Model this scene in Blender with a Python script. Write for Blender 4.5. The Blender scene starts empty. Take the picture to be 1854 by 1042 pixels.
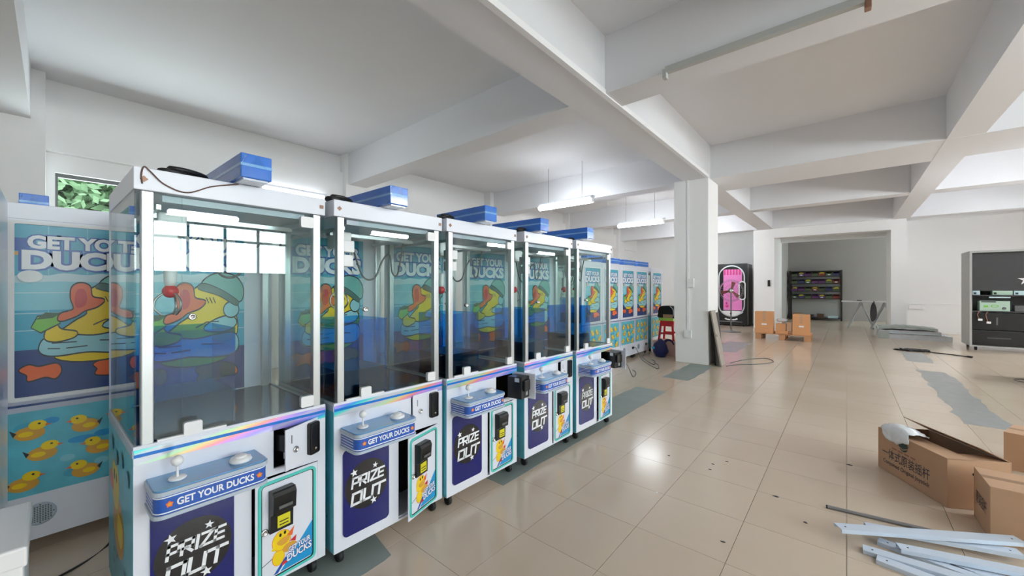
import bpy, math, random
from mathutils import Vector, Matrix
random.seed(7)
R = math.radians
SC = bpy.context.scene
COL = SC.collection

# ------------------------------------------------------------------ camera, sky, exposure
EYE = 1.49
YAW = math.atan2(606.0, 708.0)
cam_data = bpy.data.cameras.new('camera')
cam_data.sensor_width = 36.0
cam_data.lens = 708.0 / 1854.0 * 36.0
cam_data.clip_start = 0.02
cam_data.clip_end = 300
cam = bpy.data.objects.new('camera', cam_data)
cam.location = (0, 0, EYE)
cam.rotation_euler = (R(90), 0, YAW)
COL.objects.link(cam)
SC.camera = cam

world = bpy.data.worlds.new('overcast_sky')
SC.world = world
world.use_nodes = True
bg = world.node_tree.nodes['Background']
bg.inputs[0].default_value = (0.90, 0.975, 1.0, 1)
bg.inputs[1].default_value = 22.0
SC.view_settings.view_transform = 'Standard'
SC.view_settings.look = 'None'
SC.view_settings.gamma = 1
SC.view_settings.use_curve_mapping = False
SC.view_settings.exposure = 0.12
SC.cycles.transparent_max_bounces = 40
SC.cycles.max_bounces = 10
SC.cycles.diffuse_bounces = 8
SC.cycles.glossy_bounces = 5
SC.cycles.caustics_reflective = False
SC.cycles.caustics_refractive = False
SC.cycles.sample_clamp_indirect = 6

def portal(name, loc, rot, sx, sy):
    l = bpy.data.lights.new(name, 'AREA')
    l.shape = 'RECTANGLE'; l.size = sx; l.size_y = sy
    l.cycles.is_portal = True
    o = bpy.data.objects.new(name, l); o.location = loc; o.rotation_euler = rot
    COL.objects.link(o)
WIN_X = 8.0
WZ0, WZ1 = 1.0, 3.13
portal('right_window_daylight', (WIN_X + 0.2, 1.825, (1.85 + WZ1) / 2), (0, R(90), 0), WZ1 - 1.85, 6.2)
portal('added_window_daylight', (WIN_X + 0.2, 21.4, (WZ0 + WZ1) / 2), (0, R(90), 0), WZ1 - WZ0, 3.7)  # portal of the window added to light the recess
portal('left_window_daylight', (-8.3, 0.95, 2.625), (0, R(-90), 0), 0.85, 1.9)

# ------------------------------------------------------------------ helpers
def c(r, g, b):
    f = lambda v: (v / 255 / 12.92) if v / 255 <= 0.04045 else ((v / 255 + 0.055) / 1.055) ** 2.4
    return (f(r), f(g), f(b), 1)

MATS = {}
def mat(name, col, rough=0.5, metal=0.0, var=0.06, scale=12.0, bump=0.0, bscale=60.0, spec=0.5, emit=None, estr=0.0, coat=0.0):
    m = bpy.data.materials.new(name); m.use_nodes = True
    nt = m.node_tree; N = nt.nodes; L = nt.links
    b = N['Principled BSDF']
    b.inputs['Roughness'].default_value = rough
    b.inputs['Metallic'].default_value = metal
    b.inputs['Specular IOR Level'].default_value = spec
    if coat: b.inputs['Coat Weight'].default_value = coat; b.inputs['Coat Roughness'].default_value = 0.08
    tc = N.new('ShaderNodeTexCoord')
    if var > 0:
        no = N.new('ShaderNodeTexNoise'); no.inputs['Scale'].default_value = scale; no.inputs['Detail'].default_value = 4
        L.new(tc.outputs['Object'], no.inputs['Vector'])
        mx = N.new('ShaderNodeMix'); mx.data_type = 'RGBA'
        mx.inputs['A'].default_value = tuple(max(0, v * (1 - var)) for v in col[:3]) + (1,)
        mx.inputs['B'].default_value = tuple(min(1, v * (1 + var)) for v in col[:3]) + (1,)
        L.new(no.outputs['Fac'], mx.inputs['Factor'])
        L.new(mx.outputs['Result'], b.inputs['Base Color'])
    else:
        b.inputs['Base Color'].default_value = col
    if bump > 0:
        n2 = N.new('ShaderNodeTexNoise'); n2.inputs['Scale'].default_value = bscale; n2.inputs['Detail'].default_value = 3
        L.new(tc.outputs['Object'], n2.inputs['Vector'])
        bp = N.new('ShaderNodeBump'); bp.inputs['Strength'].default_value = bump; bp.inputs['Distance'].default_value = 0.01
        L.new(n2.outputs['Fac'], bp.inputs['Height']); L.new(bp.outputs['Normal'], b.inputs['Normal'])
    if emit:
        b.inputs['Emission Color'].default_value = emit; b.inputs['Emission Strength'].default_value = estr
    MATS[name] = m
    return m

def glass(name, tint, ior=1.5, rough=0.0):
    m = bpy.data.materials.new(name); m.use_nodes = True
    nt = m.node_tree; N = nt.nodes; L = nt.links
    N.remove(N['Principled BSDF'])
    out = N['Material Output']
    # Schlick reflectance, the same from either side of the sheet
    ge = N.new('ShaderNodeNewGeometry')
    dt = N.new('ShaderNodeVectorMath'); dt.operation = 'DOT_PRODUCT'
    L.new(ge.outputs['Incoming'], dt.inputs[0]); L.new(ge.outputs['Normal'], dt.inputs[1])
    ab = N.new('ShaderNodeMath'); ab.operation = 'ABSOLUTE'; L.new(dt.outputs['Value'], ab.inputs[0])
    om = N.new('ShaderNodeMath'); om.operation = 'SUBTRACT'; om.inputs[0].default_value = 1.0; L.new(ab.outputs[0], om.inputs[1])
    pw = N.new('ShaderNodeMath'); pw.operation = 'POWER'; pw.inputs[1].default_value = 5.0; L.new(om.outputs[0], pw.inputs[0])
    r0 = ((ior - 1) / (ior + 1)) ** 2
    fr = N.new('ShaderNodeMath'); fr.operation = 'MULTIPLY_ADD'; fr.inputs[1].default_value = 1 - r0; fr.inputs[2].default_value = r0
    L.new(pw.outputs[0], fr.inputs[0])
    tr = N.new('ShaderNodeBsdfTransparent'); tr.inputs[0].default_value = tint
    gl = N.new('ShaderNodeBsdfGlossy'); gl.inputs['Roughness'].default_value = rough
    mx = N.new('ShaderNodeMixShader')
    L.new(fr.outputs[0], mx.inputs[0]); L.new(tr.outputs[0], mx.inputs[1]); L.new(gl.outputs[0], mx.inputs[2])
    L.new(mx.outputs[0], out.inputs[0])
    MATS[name] = m
    return m

class MB:
    """collects faces of one mesh, each with a material slot"""
    def __init__(s): s.v = []; s.f = []; s.m = []; s.smooth = []
    def add(s, vs, fs, m=0, sm=False):
        o = len(s.v); s.v += [tuple(p) for p in vs]
        for f in fs: s.f.append([i + o for i in f]); s.m.append(m); s.smooth.append(sm)
        return s
    def box(s, x0, y0, z0, x1, y1, z1, m=0):
        vs = [(x, y, z) for z in (z0, z1) for y in (y0, y1) for x in (x0, x1)]
        return s.add(vs, [(0, 2, 3, 1), (4, 5, 7, 6), (0, 1, 5, 4), (2, 6, 7, 3), (0, 4, 6, 2), (1, 3, 7, 5)], m)
    def obox(s, mtx, sx, sy, sz, m=0):
        vs = [mtx @ Vector((x * sx / 2, y * sy / 2, z * sz / 2)) for z in (-1, 1) for y in (-1, 1) for x in (-1, 1)]
        return s.add(vs, [(0, 2, 3, 1), (4, 5, 7, 6), (0, 1, 5, 4), (2, 6, 7, 3), (0, 4, 6, 2), (1, 3, 7, 5)], m)
    def prism(s, pts, fn, a, b, m=0, sm=False, caps=True):
        n = len(pts)
        vs = [fn(u, v, a) for u, v in pts] + [fn(u, v, b) for u, v in pts]
        s.add(vs, [(i, (i + 1) % n, n + (i + 1) % n, n + i) for i in range(n)], m, sm)
        if caps: s.add(vs, [list(range(n))[::-1], list(range(n, 2 * n))], m)
        return s
    def ring(s, outer, inner, fn, a, b, m=0):
        n = len(outer)
        vs = [fn(u, v, w) for w in (a, b) for P in (outer, inner) for u, v in P]
        fs = []
        for i in range(n):
            j = (i + 1) % n
            fs += [(i, j, 2 * n + j, 2 * n + i), (n + j, n + i, 3 * n + i, 3 * n + j), (j, i, n + i, n + j), (2 * n + i, 2 * n + j, 3 * n + j, 3 * n + i)]
        return s.add(vs, fs, m)
    def lathe(s, prof, centre=(0, 0, 0), n=20, axis='Z', m=0, sm=True):
        cx, cy, cz = centre; k = len(prof); vs = []
        for i in range(n):
            a = 2 * math.pi * i / n; ca, sa = math.cos(a), math.sin(a)
            for r, h in prof:
                p = {'Z': (r * ca, r * sa, h), 'X': (h, r * ca, r * sa), 'Y': (r * ca, h, r * sa)}[axis]
                vs.append((cx + p[0], cy + p[1], cz + p[2]))
        fs = [(i * k + j, ((i + 1) % n) * k + j, ((i + 1) % n) * k + j + 1, i * k + j + 1) for i in range(n) for j in range(k - 1)]
        return s.add(vs, fs, m, sm)
    def cyl(s, p0, p1, r, n=12, m=0, r1=None):
        return s.tube([p0, p1], r, n, m, r_end=r1)
    def tube(s, path, r, n=8, m=0, r_end=None, closed=False):
        P = [Vector(p) for p in path]; k = len(P); vs = []
        up = None
        for i, p in enumerate(P):
            if closed: t = P[(i + 1) % k] - P[i - 1]
            else: t = (P[min(i + 1, k - 1)] - P[max(i - 1, 0)])
            t.normalize()
            if up is None:
                up = Vector((0, 0, 1)) if abs(t.z) < 0.9 else Vector((1, 0, 0))
            sd = t.cross(up)
            if sd.length < 1e-5: sd = t.orthogonal()
            sd.normalize(); u2 = sd.cross(t).normalized(); up = u2
            rr = r if r_end is None else r + (r_end - r) * i / (k - 1)
            for j in range(n):
                a = 2 * math.pi * j / n
                vs.append(p + sd * (rr * math.cos(a)) + u2 * (rr * math.sin(a)))
        K = k if closed else k - 1
        fs = [(i * n + j, i * n + (j + 1) % n, ((i + 1) % k) * n + (j + 1) % n, ((i + 1) % k) * n + j) for i in range(K) for j in range(n)]
        s.add(vs, fs, m, True)
        if not closed:
            s.add(vs, [list(range(n))[::-1], [(k - 1) * n + j for j in range(n)]], m)
        return s
    def ball(s, centre, r, m=0, nu=14, nv=9, sq=(1, 1, 1)):
        prof = [(max(1e-4, r * math.sin(math.pi * i / nv)), -r * math.cos(math.pi * i / nv)) for i in range(nv + 1)]
        o = len(s.v); s.lathe(prof, (0, 0, 0), nu, 'Z', m)
        for i in range(o, len(s.v)):
            x, y, z = s.v[i]; s.v[i] = (x * sq[0] + centre[0], y * sq[1] + centre[1], z * sq[2] + centre[2])
        return s
    def mesh(s, name, mats):
        me = bpy.data.meshes.new(name)
        me.from_pydata([tuple(v) for v in s.v], [], s.f)
        for mm in (mats if isinstance(mats, (list, tuple)) else [mats]):
            me.materials.append(MATS[mm] if isinstance(mm, str) else mm)
        me.polygons.foreach_set('material_index', s.m)
        me.polygons.foreach_set('use_smooth', s.smooth)
        me.update()
        return me

def link(o, parent=None):
    COL.objects.link(o)
    if parent: o.parent = parent
    return o
def part(name, mb, mats, parent=None, loc=(0, 0, 0), rot=(0, 0, 0), bevel=0, label=None):
    me = mb if isinstance(mb, bpy.types.Mesh) else mb.mesh(name, mats)
    o = bpy.data.objects.new(name, me); link(o, parent)
    o.location = loc; o.rotation_euler = rot
    if bevel:
        b = o.modifiers.new('bevel', 'BEVEL'); b.width = bevel; b.segments = 2; b.limit_method = 'ANGLE'; b.angle_limit = R(40)
    if label: o['label'] = label
    return o
def tag(o, label, cat, group=None, kind=None):
    o['label'] = label
    if cat: o['category'] = cat
    if group: o['group'] = group
    if kind: o['kind'] = kind
    return o
def thing(name, label, cat, loc=(0, 0, 0), rz=0, group=None):
    o = bpy.data.objects.new(name, None); o.empty_display_size = 0.1
    link(o); o.location = loc; o.rotation_euler = (0, 0, rz)
    return tag(o, label, cat, group)
def struct(name, mb, mats, label=None, bevel=0):
    o = part(name, mb, mats, bevel=bevel); o['kind'] = 'structure'
    if label: o['label'] = label
    return o
def copy_tree(o, parent=None):
    n = o.copy(); COL.objects.link(n); n.parent = parent
    for ch in o.children: copy_tree(ch, n)
    return n
def find(root, name):
    return [ch for ch in root.children if ch.name.split('.')[0] == name]

def rrect(u0, v0, u1, v1, r, n=5):
    out = []
    for cu, cv, a0 in ((u1 - r, v1 - r, 0), (u0 + r, v1 - r, 90), (u0 + r, v0 + r, 180), (u1 - r, v0 + r, 270)):
        for i in range(n + 1):
            a = R(a0 + 90 * i / n); out.append((cu + r * math.cos(a), cv + r * math.sin(a)))
    return out
def ell(cu, cv, ru, rv, n=20, a0=0):
    return [(cu + ru * math.cos(a0 + 2 * math.pi * i / n), cv + rv * math.sin(a0 + 2 * math.pi * i / n)) for i in range(n)]
def smooth(pts, k=4):
    out = []; n = len(pts)
    for i in range(n):
        p0, p1, p2, p3 = pts[i - 1], pts[i], pts[(i + 1) % n], pts[(i + 2) % n]
        for j in range(k):
            t = j / k
            out.append(tuple(0.5 * (2 * p1[d] + (p2[d] - p0[d]) * t + (2 * p0[d] - 5 * p1[d] + 4 * p2[d] - p3[d]) * t * t + (3 * p1[d] - p0[d] - 3 * p2[d] + p3[d]) * t ** 3) for d in (0, 1)))
    return out
def curve3(pts, k=6):
    out = []; n = len(pts)
    for i in range(n - 1):
        p0, p1, p2, p3 = pts[max(i - 1, 0)], pts[i], pts[i + 1], pts[min(i + 2, n - 1)]
        for j in range(k):
            t = j / k
            out.append(tuple(0.5 * (2 * p1[d] + (p2[d] - p0[d]) * t + (2 * p0[d] - 5 * p1[d] + 4 * p2[d] - p3[d]) * t * t + (3 * p1[d] - p0[d] - 3 * p2[d] + p3[d]) * t ** 3) for d in range(3)))
    out.append(tuple(pts[-1])); return out
def star(cu, cv, r, a0=90, k=0.42):
    return [(cu + (r if i % 2 == 0 else r * k) * math.cos(R(a0 + 36 * i)), cv + (r if i % 2 == 0 else r * k) * math.sin(R(a0 + 36 * i))) for i in range(10)]
def scaled(pts, s):
    n = len(pts); cu = sum(p[0] for p in pts) / n; cv = sum(p[1] for p in pts) / n
    return [(cu + (u - cu) * s, cv + (v - cv) * s) for u, v in pts]
def grown(pts, d):
    n = len(pts); out = []
    ar = sum(pts[i][0] * pts[(i + 1) % n][1] - pts[(i + 1) % n][0] * pts[i][1] for i in range(n))
    sg = 1 if ar > 0 else -1
    for i in range(n):
        a, b = pts[i - 1], pts[(i + 1) % n]
        tx, ty = b[0] - a[0], b[1] - a[1]; l = math.hypot(tx, ty) or 1
        out.append((pts[i][0] + sg * ty / l * d, pts[i][1] - sg * tx / l * d))
    return out

TXT = {}
def text_mesh(s, bold=0.0):
    """outline of a string in the built-in font, height of a capital = 1, baseline at 0"""
    key = (s, bold)
    if key in TXT: return TXT[key]
    cu = bpy.data.curves.new('t', 'FONT'); cu.body = s; cu.size = 1.0; cu.offset = bold; cu.resolution_u = 3
    cu.fill_mode = 'FRONT' if hasattr(cu, 'fill_mode') else cu.fill_mode
    o = bpy.data.objects.new('t', cu); COL.objects.link(o)
    dg = bpy.context.evaluated_depsgraph_get(); dg.update()
    me = bpy.data.meshes.new_from_object(o.evaluated_get(dg))
    vs = [(v.co.x, v.co.y) for v in me.vertices]; fs = [list(p.vertices) for p in me.polygons]
    bpy.data.objects.remove(o); bpy.data.curves.remove(cu); bpy.data.meshes.remove(me)
    TXT[key] = (vs, fs); return TXT[key]

class Art:
    """flat print: coloured shapes laid on a panel in thin layers"""
    def __init__(s, fn, step=0.00015): s.mb = MB(); s.fn = fn; s.cols = []; s.layer = 0; s.step = step
    def ci(s, m):
        if m not in s.cols: s.cols.append(m)
        return s.cols.index(m)
    def up(s): s.layer += 1
    def poly(s, pts, m, line=0, lm='ink'):
        if line:
            g = grown(pts, line)
            s.mb.add([s.fn(u, v, s.layer * s.step) for u, v in g], [list(range(len(g)))], s.ci(lm)); s.layer += 1
        s.mb.add([s.fn(u, v, s.layer * s.step) for u, v in pts], [list(range(len(pts)))], s.ci(m)); s.layer += 1
    def text(s, st, u0, v0, u1, v1, m, bold=0.0, slant=0.0, rise=0.0, expand=0.0):
        """fit the string in the box u0..u1, v0..v1; expand grows each letter (outline underprint)"""
        vs, fs = text_mesh(st, bold)
        ref, _ = text_mesh(st, 0.0)
        x0, x1 = min(p[0] for p in ref), max(p[0] for p in ref); y0, y1 = min(p[1] for p in ref), max(p[1] for p in ref)
        P = []
        for x, y in vs:
            a = (x - x0) / (x1 - x0); b = (y - y0) / (y1 - y0)
            P.append(s.fn(u0 + a * (u1 - u0) + slant * b * (v1 - v0), v0 + b * (v1 - v0) + rise * a, s.layer * s.step))
        s.mb.add(P, fs, s.ci(m)); s.layer += 1
    def stroke(s, segs, w, m):
        for p, q in segs:
            dx, dy = q[0] - p[0], q[1] - p[1]; l = math.hypot(dx, dy); nx, ny = -dy / l * w / 2, dx / l * w / 2
            ex, ey = dx / l * w / 2, dy / l * w / 2
            pts = [(p[0] - ex + nx, p[1] - ey + ny), (p[0] - ex - nx, p[1] - ey - ny), (q[0] + ex - nx, q[1] + ey - ny), (q[0] + ex + nx, q[1] + ey + ny)]
            s.mb.add([s.fn(u, v, s.layer * s.step) for u, v in pts], [[0, 1, 2, 3]], s.ci(m))
        s.layer += 1
    def make(s, name, parent=None, label=None):
        return part(name, s.mb, s.cols, parent, label=label)

# ------------------------------------------------------------------ materials
mat('wall_paint', c(236, 236, 236), 0.75, var=0.02, scale=1.5, bump=0.03, bscale=30)
mat('ceiling_paint', c(222, 223, 227), 0.8, var=0.025, scale=0.8, bump=0.03, bscale=20)
mat('grey_partition', c(160, 156, 153), 0.7, var=0.04, scale=1.0)
mat('grout', c(136, 122, 108), 0.8, var=0.2, scale=6)
mat('white_metal', c(226, 229, 240), 0.28, var=0.015, scale=3, coat=0.2)
mat('white_plastic', c(236, 236, 238), 0.35, var=0.02)
mat('aluminium', c(206, 210, 212), 0.3, 0.75, var=0.05, scale=5)
mat('chrome', c(215, 215, 218), 0.12, 1.0, var=0.02)
mat('steel', c(170, 170, 168), 0.32, 0.9, var=0.08, scale=4)
mat('plate_steel', c(196, 198, 198), 0.45, 0.4, var=0.05)
mat('black_plastic', c(18, 18, 20), 0.3, var=0.1)
mat('black_matte', c(14, 14, 16), 0.7, var=0.1)
mat('rubber', c(20, 20, 22), 0.6, var=0.1)
mat('cable_black', c(24, 23, 24), 0.45, var=0.1)
mat('wire_brown', c(96, 62, 52), 0.5, var=0.1)
mat('cable_grey', c(90, 92, 92), 0.4, var=0.1)
mat('screw_brown', c(140, 104, 84), 0.4, 0.3, var=0.1)
mat('ink', c(16, 26, 34), 0.35, var=0)
mat('ink_soft', c(40, 50, 56), 0.35, var=0)
mat('p_sky', c(70, 168, 196), 0.3, var=0.12, scale=3)
mat('p_sky_light', c(132, 204, 220), 0.3, var=0.05, scale=5)
mat('p_cloud', c(196, 224, 232), 0.3, var=0.03)
mat('p_deep', c(40, 66, 124), 0.3, var=0.08, scale=5)
mat('p_blue', c(28, 84, 170), 0.3, var=0.04)
mat('p_white', c(240, 242, 246), 0.3, var=0)
mat('p_yellow', c(242, 208, 30), 0.3, var=0.04, scale=4)
mat('p_orange', c(232, 104, 52), 0.3, var=0.05)
mat('p_red', c(206, 44, 48), 0.3, var=0.05)
mat('p_cap', c(110, 180, 172), 0.3, var=0.04)
mat('p_band', c(70, 110, 104), 0.3, var=0.02)
mat('p_green', c(120, 190, 70), 0.3, var=0.06)
mat('p_dkgreen', c(44, 86, 50), 0.3, var=0.02)
mat('p_shorts', c(150, 206, 214), 0.3, var=0.06)
mat('p_gold', c(216, 160, 60), 0.3, var=0.1)
mat('p_pattern', c(94, 186, 206), 0.3, var=0.32, scale=9)
mat('p_cyan', c(30, 150, 210), 0.3, var=0.02)
mat('p_teal', c(86, 200, 190), 0.3, var=0.02)
mat('navy_print', c(14, 22, 100), 0.2, var=0.25, scale=3, coat=0.15)
mat('black_print', c(22, 20, 24), 0.2, var=0.1, coat=0.4)
mat('panel_blue', c(84, 146, 196), 0.25, var=0.06, scale=6, coat=0.4)
mat('panel_grey', c(178, 190, 204), 0.35, var=0.03)
mat('stripe_blue', c(40, 88, 176), 0.3, var=0.04)
mat('line_blue', c(20, 112, 200), 0.25, var=0.05)
mat('deck_black', c(16, 18, 24), 0.12, var=0.2, scale=5)
mat('yellow_tag', c(214, 206, 40), 0.4, var=0.05)
mat('red_plastic', c(206, 30, 42), 0.25, var=0.05)
mat('sign_blue', c(40, 112, 210), 0.2, var=0.22, scale=9, bump=0.12, bscale=14, coat=0.5)
mat('sign_pale', c(120, 176, 232), 0.2, var=0.2, scale=12, bump=0.4, bscale=30, coat=0.6)
mat('sign_white', c(206, 216, 230), 0.2, var=0.05, bump=0.4, bscale=30, coat=0.6)
mat('cardboard', c(184, 148, 118), 0.8, var=0.06, scale=5, bump=0.05, bscale=40)
mat('cardboard_orange', c(206, 150, 104), 0.75, var=0.06, scale=4)
mat('cardboard_inside', c(150, 118, 92), 0.85, var=0.06, scale=5)
mat('print_dark', c(58, 52, 62), 0.6, var=0.05)
mat('print_green', c(52, 74, 68), 0.6, var=0.05)
mat('print_brown', c(150, 100, 82), 0.6, var=0.05)
mat('plastic_bag', c(232, 236, 240), 0.3, var=0.04, bump=0.4, bscale=30)
mat('bar_white', c(204, 216, 232), 0.3, var=0.04, scale=4)
mat('sheet_metal', c(172, 164, 154), 0.4, 0.2, var=0.08, scale=4)
mat('rod_grey', c(136, 134, 136), 0.35, 0.4, var=0.06)
mat('pallet_wood', c(184, 136, 98), 0.75, var=0.15, scale=6)
mat('pink_panel', c(226, 130, 196), 0.4, var=0.06, scale=4)
mat('hot_pink', c(214, 62, 136), 0.4, var=0.06)
mat('rack_steel', c(52, 46, 44), 0.5, 0.3, var=0.1)
mat('rack_wood', c(92, 66, 52), 0.7, var=0.1)
for nm, rgb in (('bin_green', (84, 96, 70)), ('bin_purple', (96, 56, 104)), ('bin_red', (128, 58, 50)), ('bin_blue', (62, 64, 104)), ('bin_yellow', (196, 184, 60))):
    mat(nm, c(*rgb), 0.5, var=0.06)
mat('foam_grey', c(178, 182, 186), 0.7, var=0.14, scale=8, bump=0.1, bscale=30)
mat('foam_green', c(158, 168, 164), 0.6, var=0.1, scale=8, bump=0.1, bscale=30)
mat('cabinet_grey', c(176, 178, 176), 0.5, var=0.03)
mat('cabinet_dark', c(46, 47, 48), 0.5, var=0.08)
mat('psu_green', c(176, 204, 188), 0.4, var=0.05)
mat('pink_box', c(232, 190, 178), 0.6, var=0.05)
mat('lime', c(176, 226, 96), 0.5, var=0.05)
mat('navy_bag', c(22, 28, 82), 0.4, var=0.25, scale=14, bump=0.5, bscale=18)
mat('fan_grey', c(120, 116, 116), 0.4, 0.3, var=0.06)
mat('dark_cloth', c(72, 72, 76), 0.8, var=0.1)
mat('bark', c(80, 66, 50), 0.9, var=0.2)
mat('leaf', c(36, 62, 30), 0.7, var=0.4, scale=3)
mat('tube_light', (1, 1, 1, 1), 0.5, var=0, emit=(0.92, 0.97, 1.0, 1), estr=30.0)
mat('tube_bright', (1, 1, 1, 1), 0.5, var=0, emit=(0.92, 0.97, 1.0, 1), estr=60.0)
mat('tube_dim', (1, 1, 1, 1), 0.5, var=0, emit=(0.92, 0.97, 1.0, 1), estr=8.0)
mat('tube_far', (1, 1, 1, 1), 0.5, var=0, emit=(0.92, 0.97, 1.0, 1), estr=105.0)
mat('tube_off', c(196, 198, 200), 0.3, var=0.02)
mat('floor_patch', c(130, 140, 136), 0.5, var=0.14, scale=5)
mat('patch_grey', c(146, 148, 146), 0.35, var=0.2, scale=6)
glass('clear_glass', (0.93, 0.975, 0.965, 1))
glass('window_glass', (0.95, 0.98, 0.97, 1))
glass('blue_acrylic', (0.42, 0.74, 0.975, 1))

def tile_material():
    m = mat('floor_tile', c(186, 170, 150), 0.17, var=0, spec=0.6)
    nt = m.node_tree; N = nt.nodes; L = nt.links; b = N['Principled BSDF']
    ge = N.new('ShaderNodeNewGeometry')
    n1 = N.new('ShaderNodeTexNoise'); n1.inputs['Scale'].default_value = 0.9; n1.inputs['Detail'].default_value = 6
    n2 = N.new('ShaderNodeTexNoise'); n2.inputs['Scale'].default_value = 14; n2.inputs['Detail'].default_value = 5
    oi = N.new('ShaderNodeObjectInfo')
    L.new(ge.outputs['Position'], n1.inputs['Vector']); L.new(ge.outputs['Position'], n2.inputs['Vector'])
    mx = N.new('ShaderNodeMix'); mx.data_type = 'RGBA'
    mx.inputs['A'].default_value = c(194, 175, 155); mx.inputs['B'].default_value = c(210, 194, 176)
    ad = N.new('ShaderNodeMath'); ad.operation = 'MULTIPLY_ADD'; ad.inputs[1].default_value = 0.25
    L.new(oi.outputs['Random'], ad.inputs[0]); L.new(n1.outputs['Fac'], ad.inputs[2])
    L.new(ad.outputs[0], mx.inputs['Factor']); L.new(mx.outputs['Result'], b.inputs['Base Color'])
tile_material()

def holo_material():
    """holographic foil: painted rainbow hue runs along the strip"""
    m = mat('holo_foil', c(220, 225, 240), 0.18, 0.3, var=0, coat=0.5)  # the foil's diffraction sheen is painted into the base colour
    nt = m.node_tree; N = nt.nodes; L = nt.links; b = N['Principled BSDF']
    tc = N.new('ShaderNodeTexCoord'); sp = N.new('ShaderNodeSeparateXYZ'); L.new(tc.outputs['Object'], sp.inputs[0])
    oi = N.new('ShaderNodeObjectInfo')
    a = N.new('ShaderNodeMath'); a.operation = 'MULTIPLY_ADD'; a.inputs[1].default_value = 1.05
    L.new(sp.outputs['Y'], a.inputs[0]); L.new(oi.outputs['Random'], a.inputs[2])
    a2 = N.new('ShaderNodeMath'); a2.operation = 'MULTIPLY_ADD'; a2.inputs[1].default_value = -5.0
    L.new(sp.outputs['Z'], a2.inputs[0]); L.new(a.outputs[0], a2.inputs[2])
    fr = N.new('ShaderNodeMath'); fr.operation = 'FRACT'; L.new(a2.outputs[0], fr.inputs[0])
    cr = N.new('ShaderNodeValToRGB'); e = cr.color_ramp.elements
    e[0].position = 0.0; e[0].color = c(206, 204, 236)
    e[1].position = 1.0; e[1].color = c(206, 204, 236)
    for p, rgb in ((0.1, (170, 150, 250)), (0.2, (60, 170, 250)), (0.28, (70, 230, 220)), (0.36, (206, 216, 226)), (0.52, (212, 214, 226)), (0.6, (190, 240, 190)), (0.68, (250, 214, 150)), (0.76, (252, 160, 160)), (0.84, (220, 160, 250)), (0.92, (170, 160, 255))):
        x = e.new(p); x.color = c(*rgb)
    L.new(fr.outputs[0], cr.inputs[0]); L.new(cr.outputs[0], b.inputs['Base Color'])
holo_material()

# ------------------------------------------------------------------ room shell
CEIL, BEAM = 4.27, 3.63
XL, XR, YF, YB = -8.1, WIN_X, -5.2, 18.9
slab = MB().box(XL - 0.3, YF - 0.2, -0.2, XR + 0.3, 24.2, -0.012)
floor = struct('floor', slab, 'grout', 'beige tiled floor of the hall')
T = 0.5
GAP = 0.0026
tile_me = MB().box(GAP / 2, GAP / 2, -0.0119, T - GAP / 2, T - GAP / 2, 0).mesh('tile', 'floor_tile')
x_off, y_off = 0.0, 1.86
near = []
far = MB()
for i in range(-17, 17):
    for j in range(-15, 45):
        x, y = x_off + i * T, y_off + j * T
        if x < XL or x + T > XR + 0.3: continue
        if y < YF - 0.4: continue
        vis = -4.0 <= x <= 1.6 and 0.3 <= y <= 9.4 and not (x < -2.6 and y > 1.3) and (x < -1 or y > 1.4) and x < 0.22 * y + 0.2
        if vis and len(near) < 298:
            near.append((x, y))
        else:
            far.box(x + GAP / 2, y + GAP / 2, -0.0119, x + T - GAP / 2, min(y + T - GAP / 2, 24.0), 0)
for x, y in near:
    part('tile', tile_me, None, floor, loc=(x, y, 0))
o = part('tile_field', far, 'floor_tile', floor); o['kind'] = 'stuff'
# filler strips where an old partition was torn out, flush with the tiles
def patch(name, pts, m):
    mb = MB().prism(pts, lambda u, v, w: (u, v, w), 0.0002, 0.0016)
    part(name, mb, m, floor)
def ragged(x0, x1, y0, y1, n=14, amp=0.012, s=1, skew=0.0):
    rnd = random.Random(s); L_ = []; R_ = []
    for i in range(n + 1):
        y = y0 + (y1 - y0) * i / n
        L_.append((x0 + rnd.uniform(-amp, amp), y)); R_.append((x1 + rnd.uniform(-amp, amp), y))
    R_ = [(x, y + skew) if i in (0, n) else (x, y) for i, (x, y) in enumerate(R_)]
    return R_ + L_[::-1]
patch('filler_strip', ragged(-2.42, -1.92, -0.5, 1.3, s=2, skew=-0.08), 'floor_patch')
patch('filler_strip', ragged(-2.42, -1.97, 2.2, 5.72, s=3, amp=0.008), 'floor_patch')
patch('filler_strip', ragged(-2.35, -1.92, 6.6, 8.15, s=4, amp=0.015), 'floor_patch')
patch('filler_strip', ragged(0.97, 1.34, 6.5, 10.2, s=5, amp=0.03, n=22), 'patch_grey')
patch('filler_strip', ragged(0.95, 1.32, 11.3, 12.9, s=6, amp=0.03), 'patch_grey')
patch('filler_strip', ragged(-2.5, -1.95, 10.2, 12.2, s=8, amp=0.03), 'patch_grey')

struct('ceiling', MB().box(XL - 0.3, YF - 0.2, CEIL, XR + 0.3, 24.2, CEIL + 0.2), 'ceiling_paint', 'white painted concrete ceiling')
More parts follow.
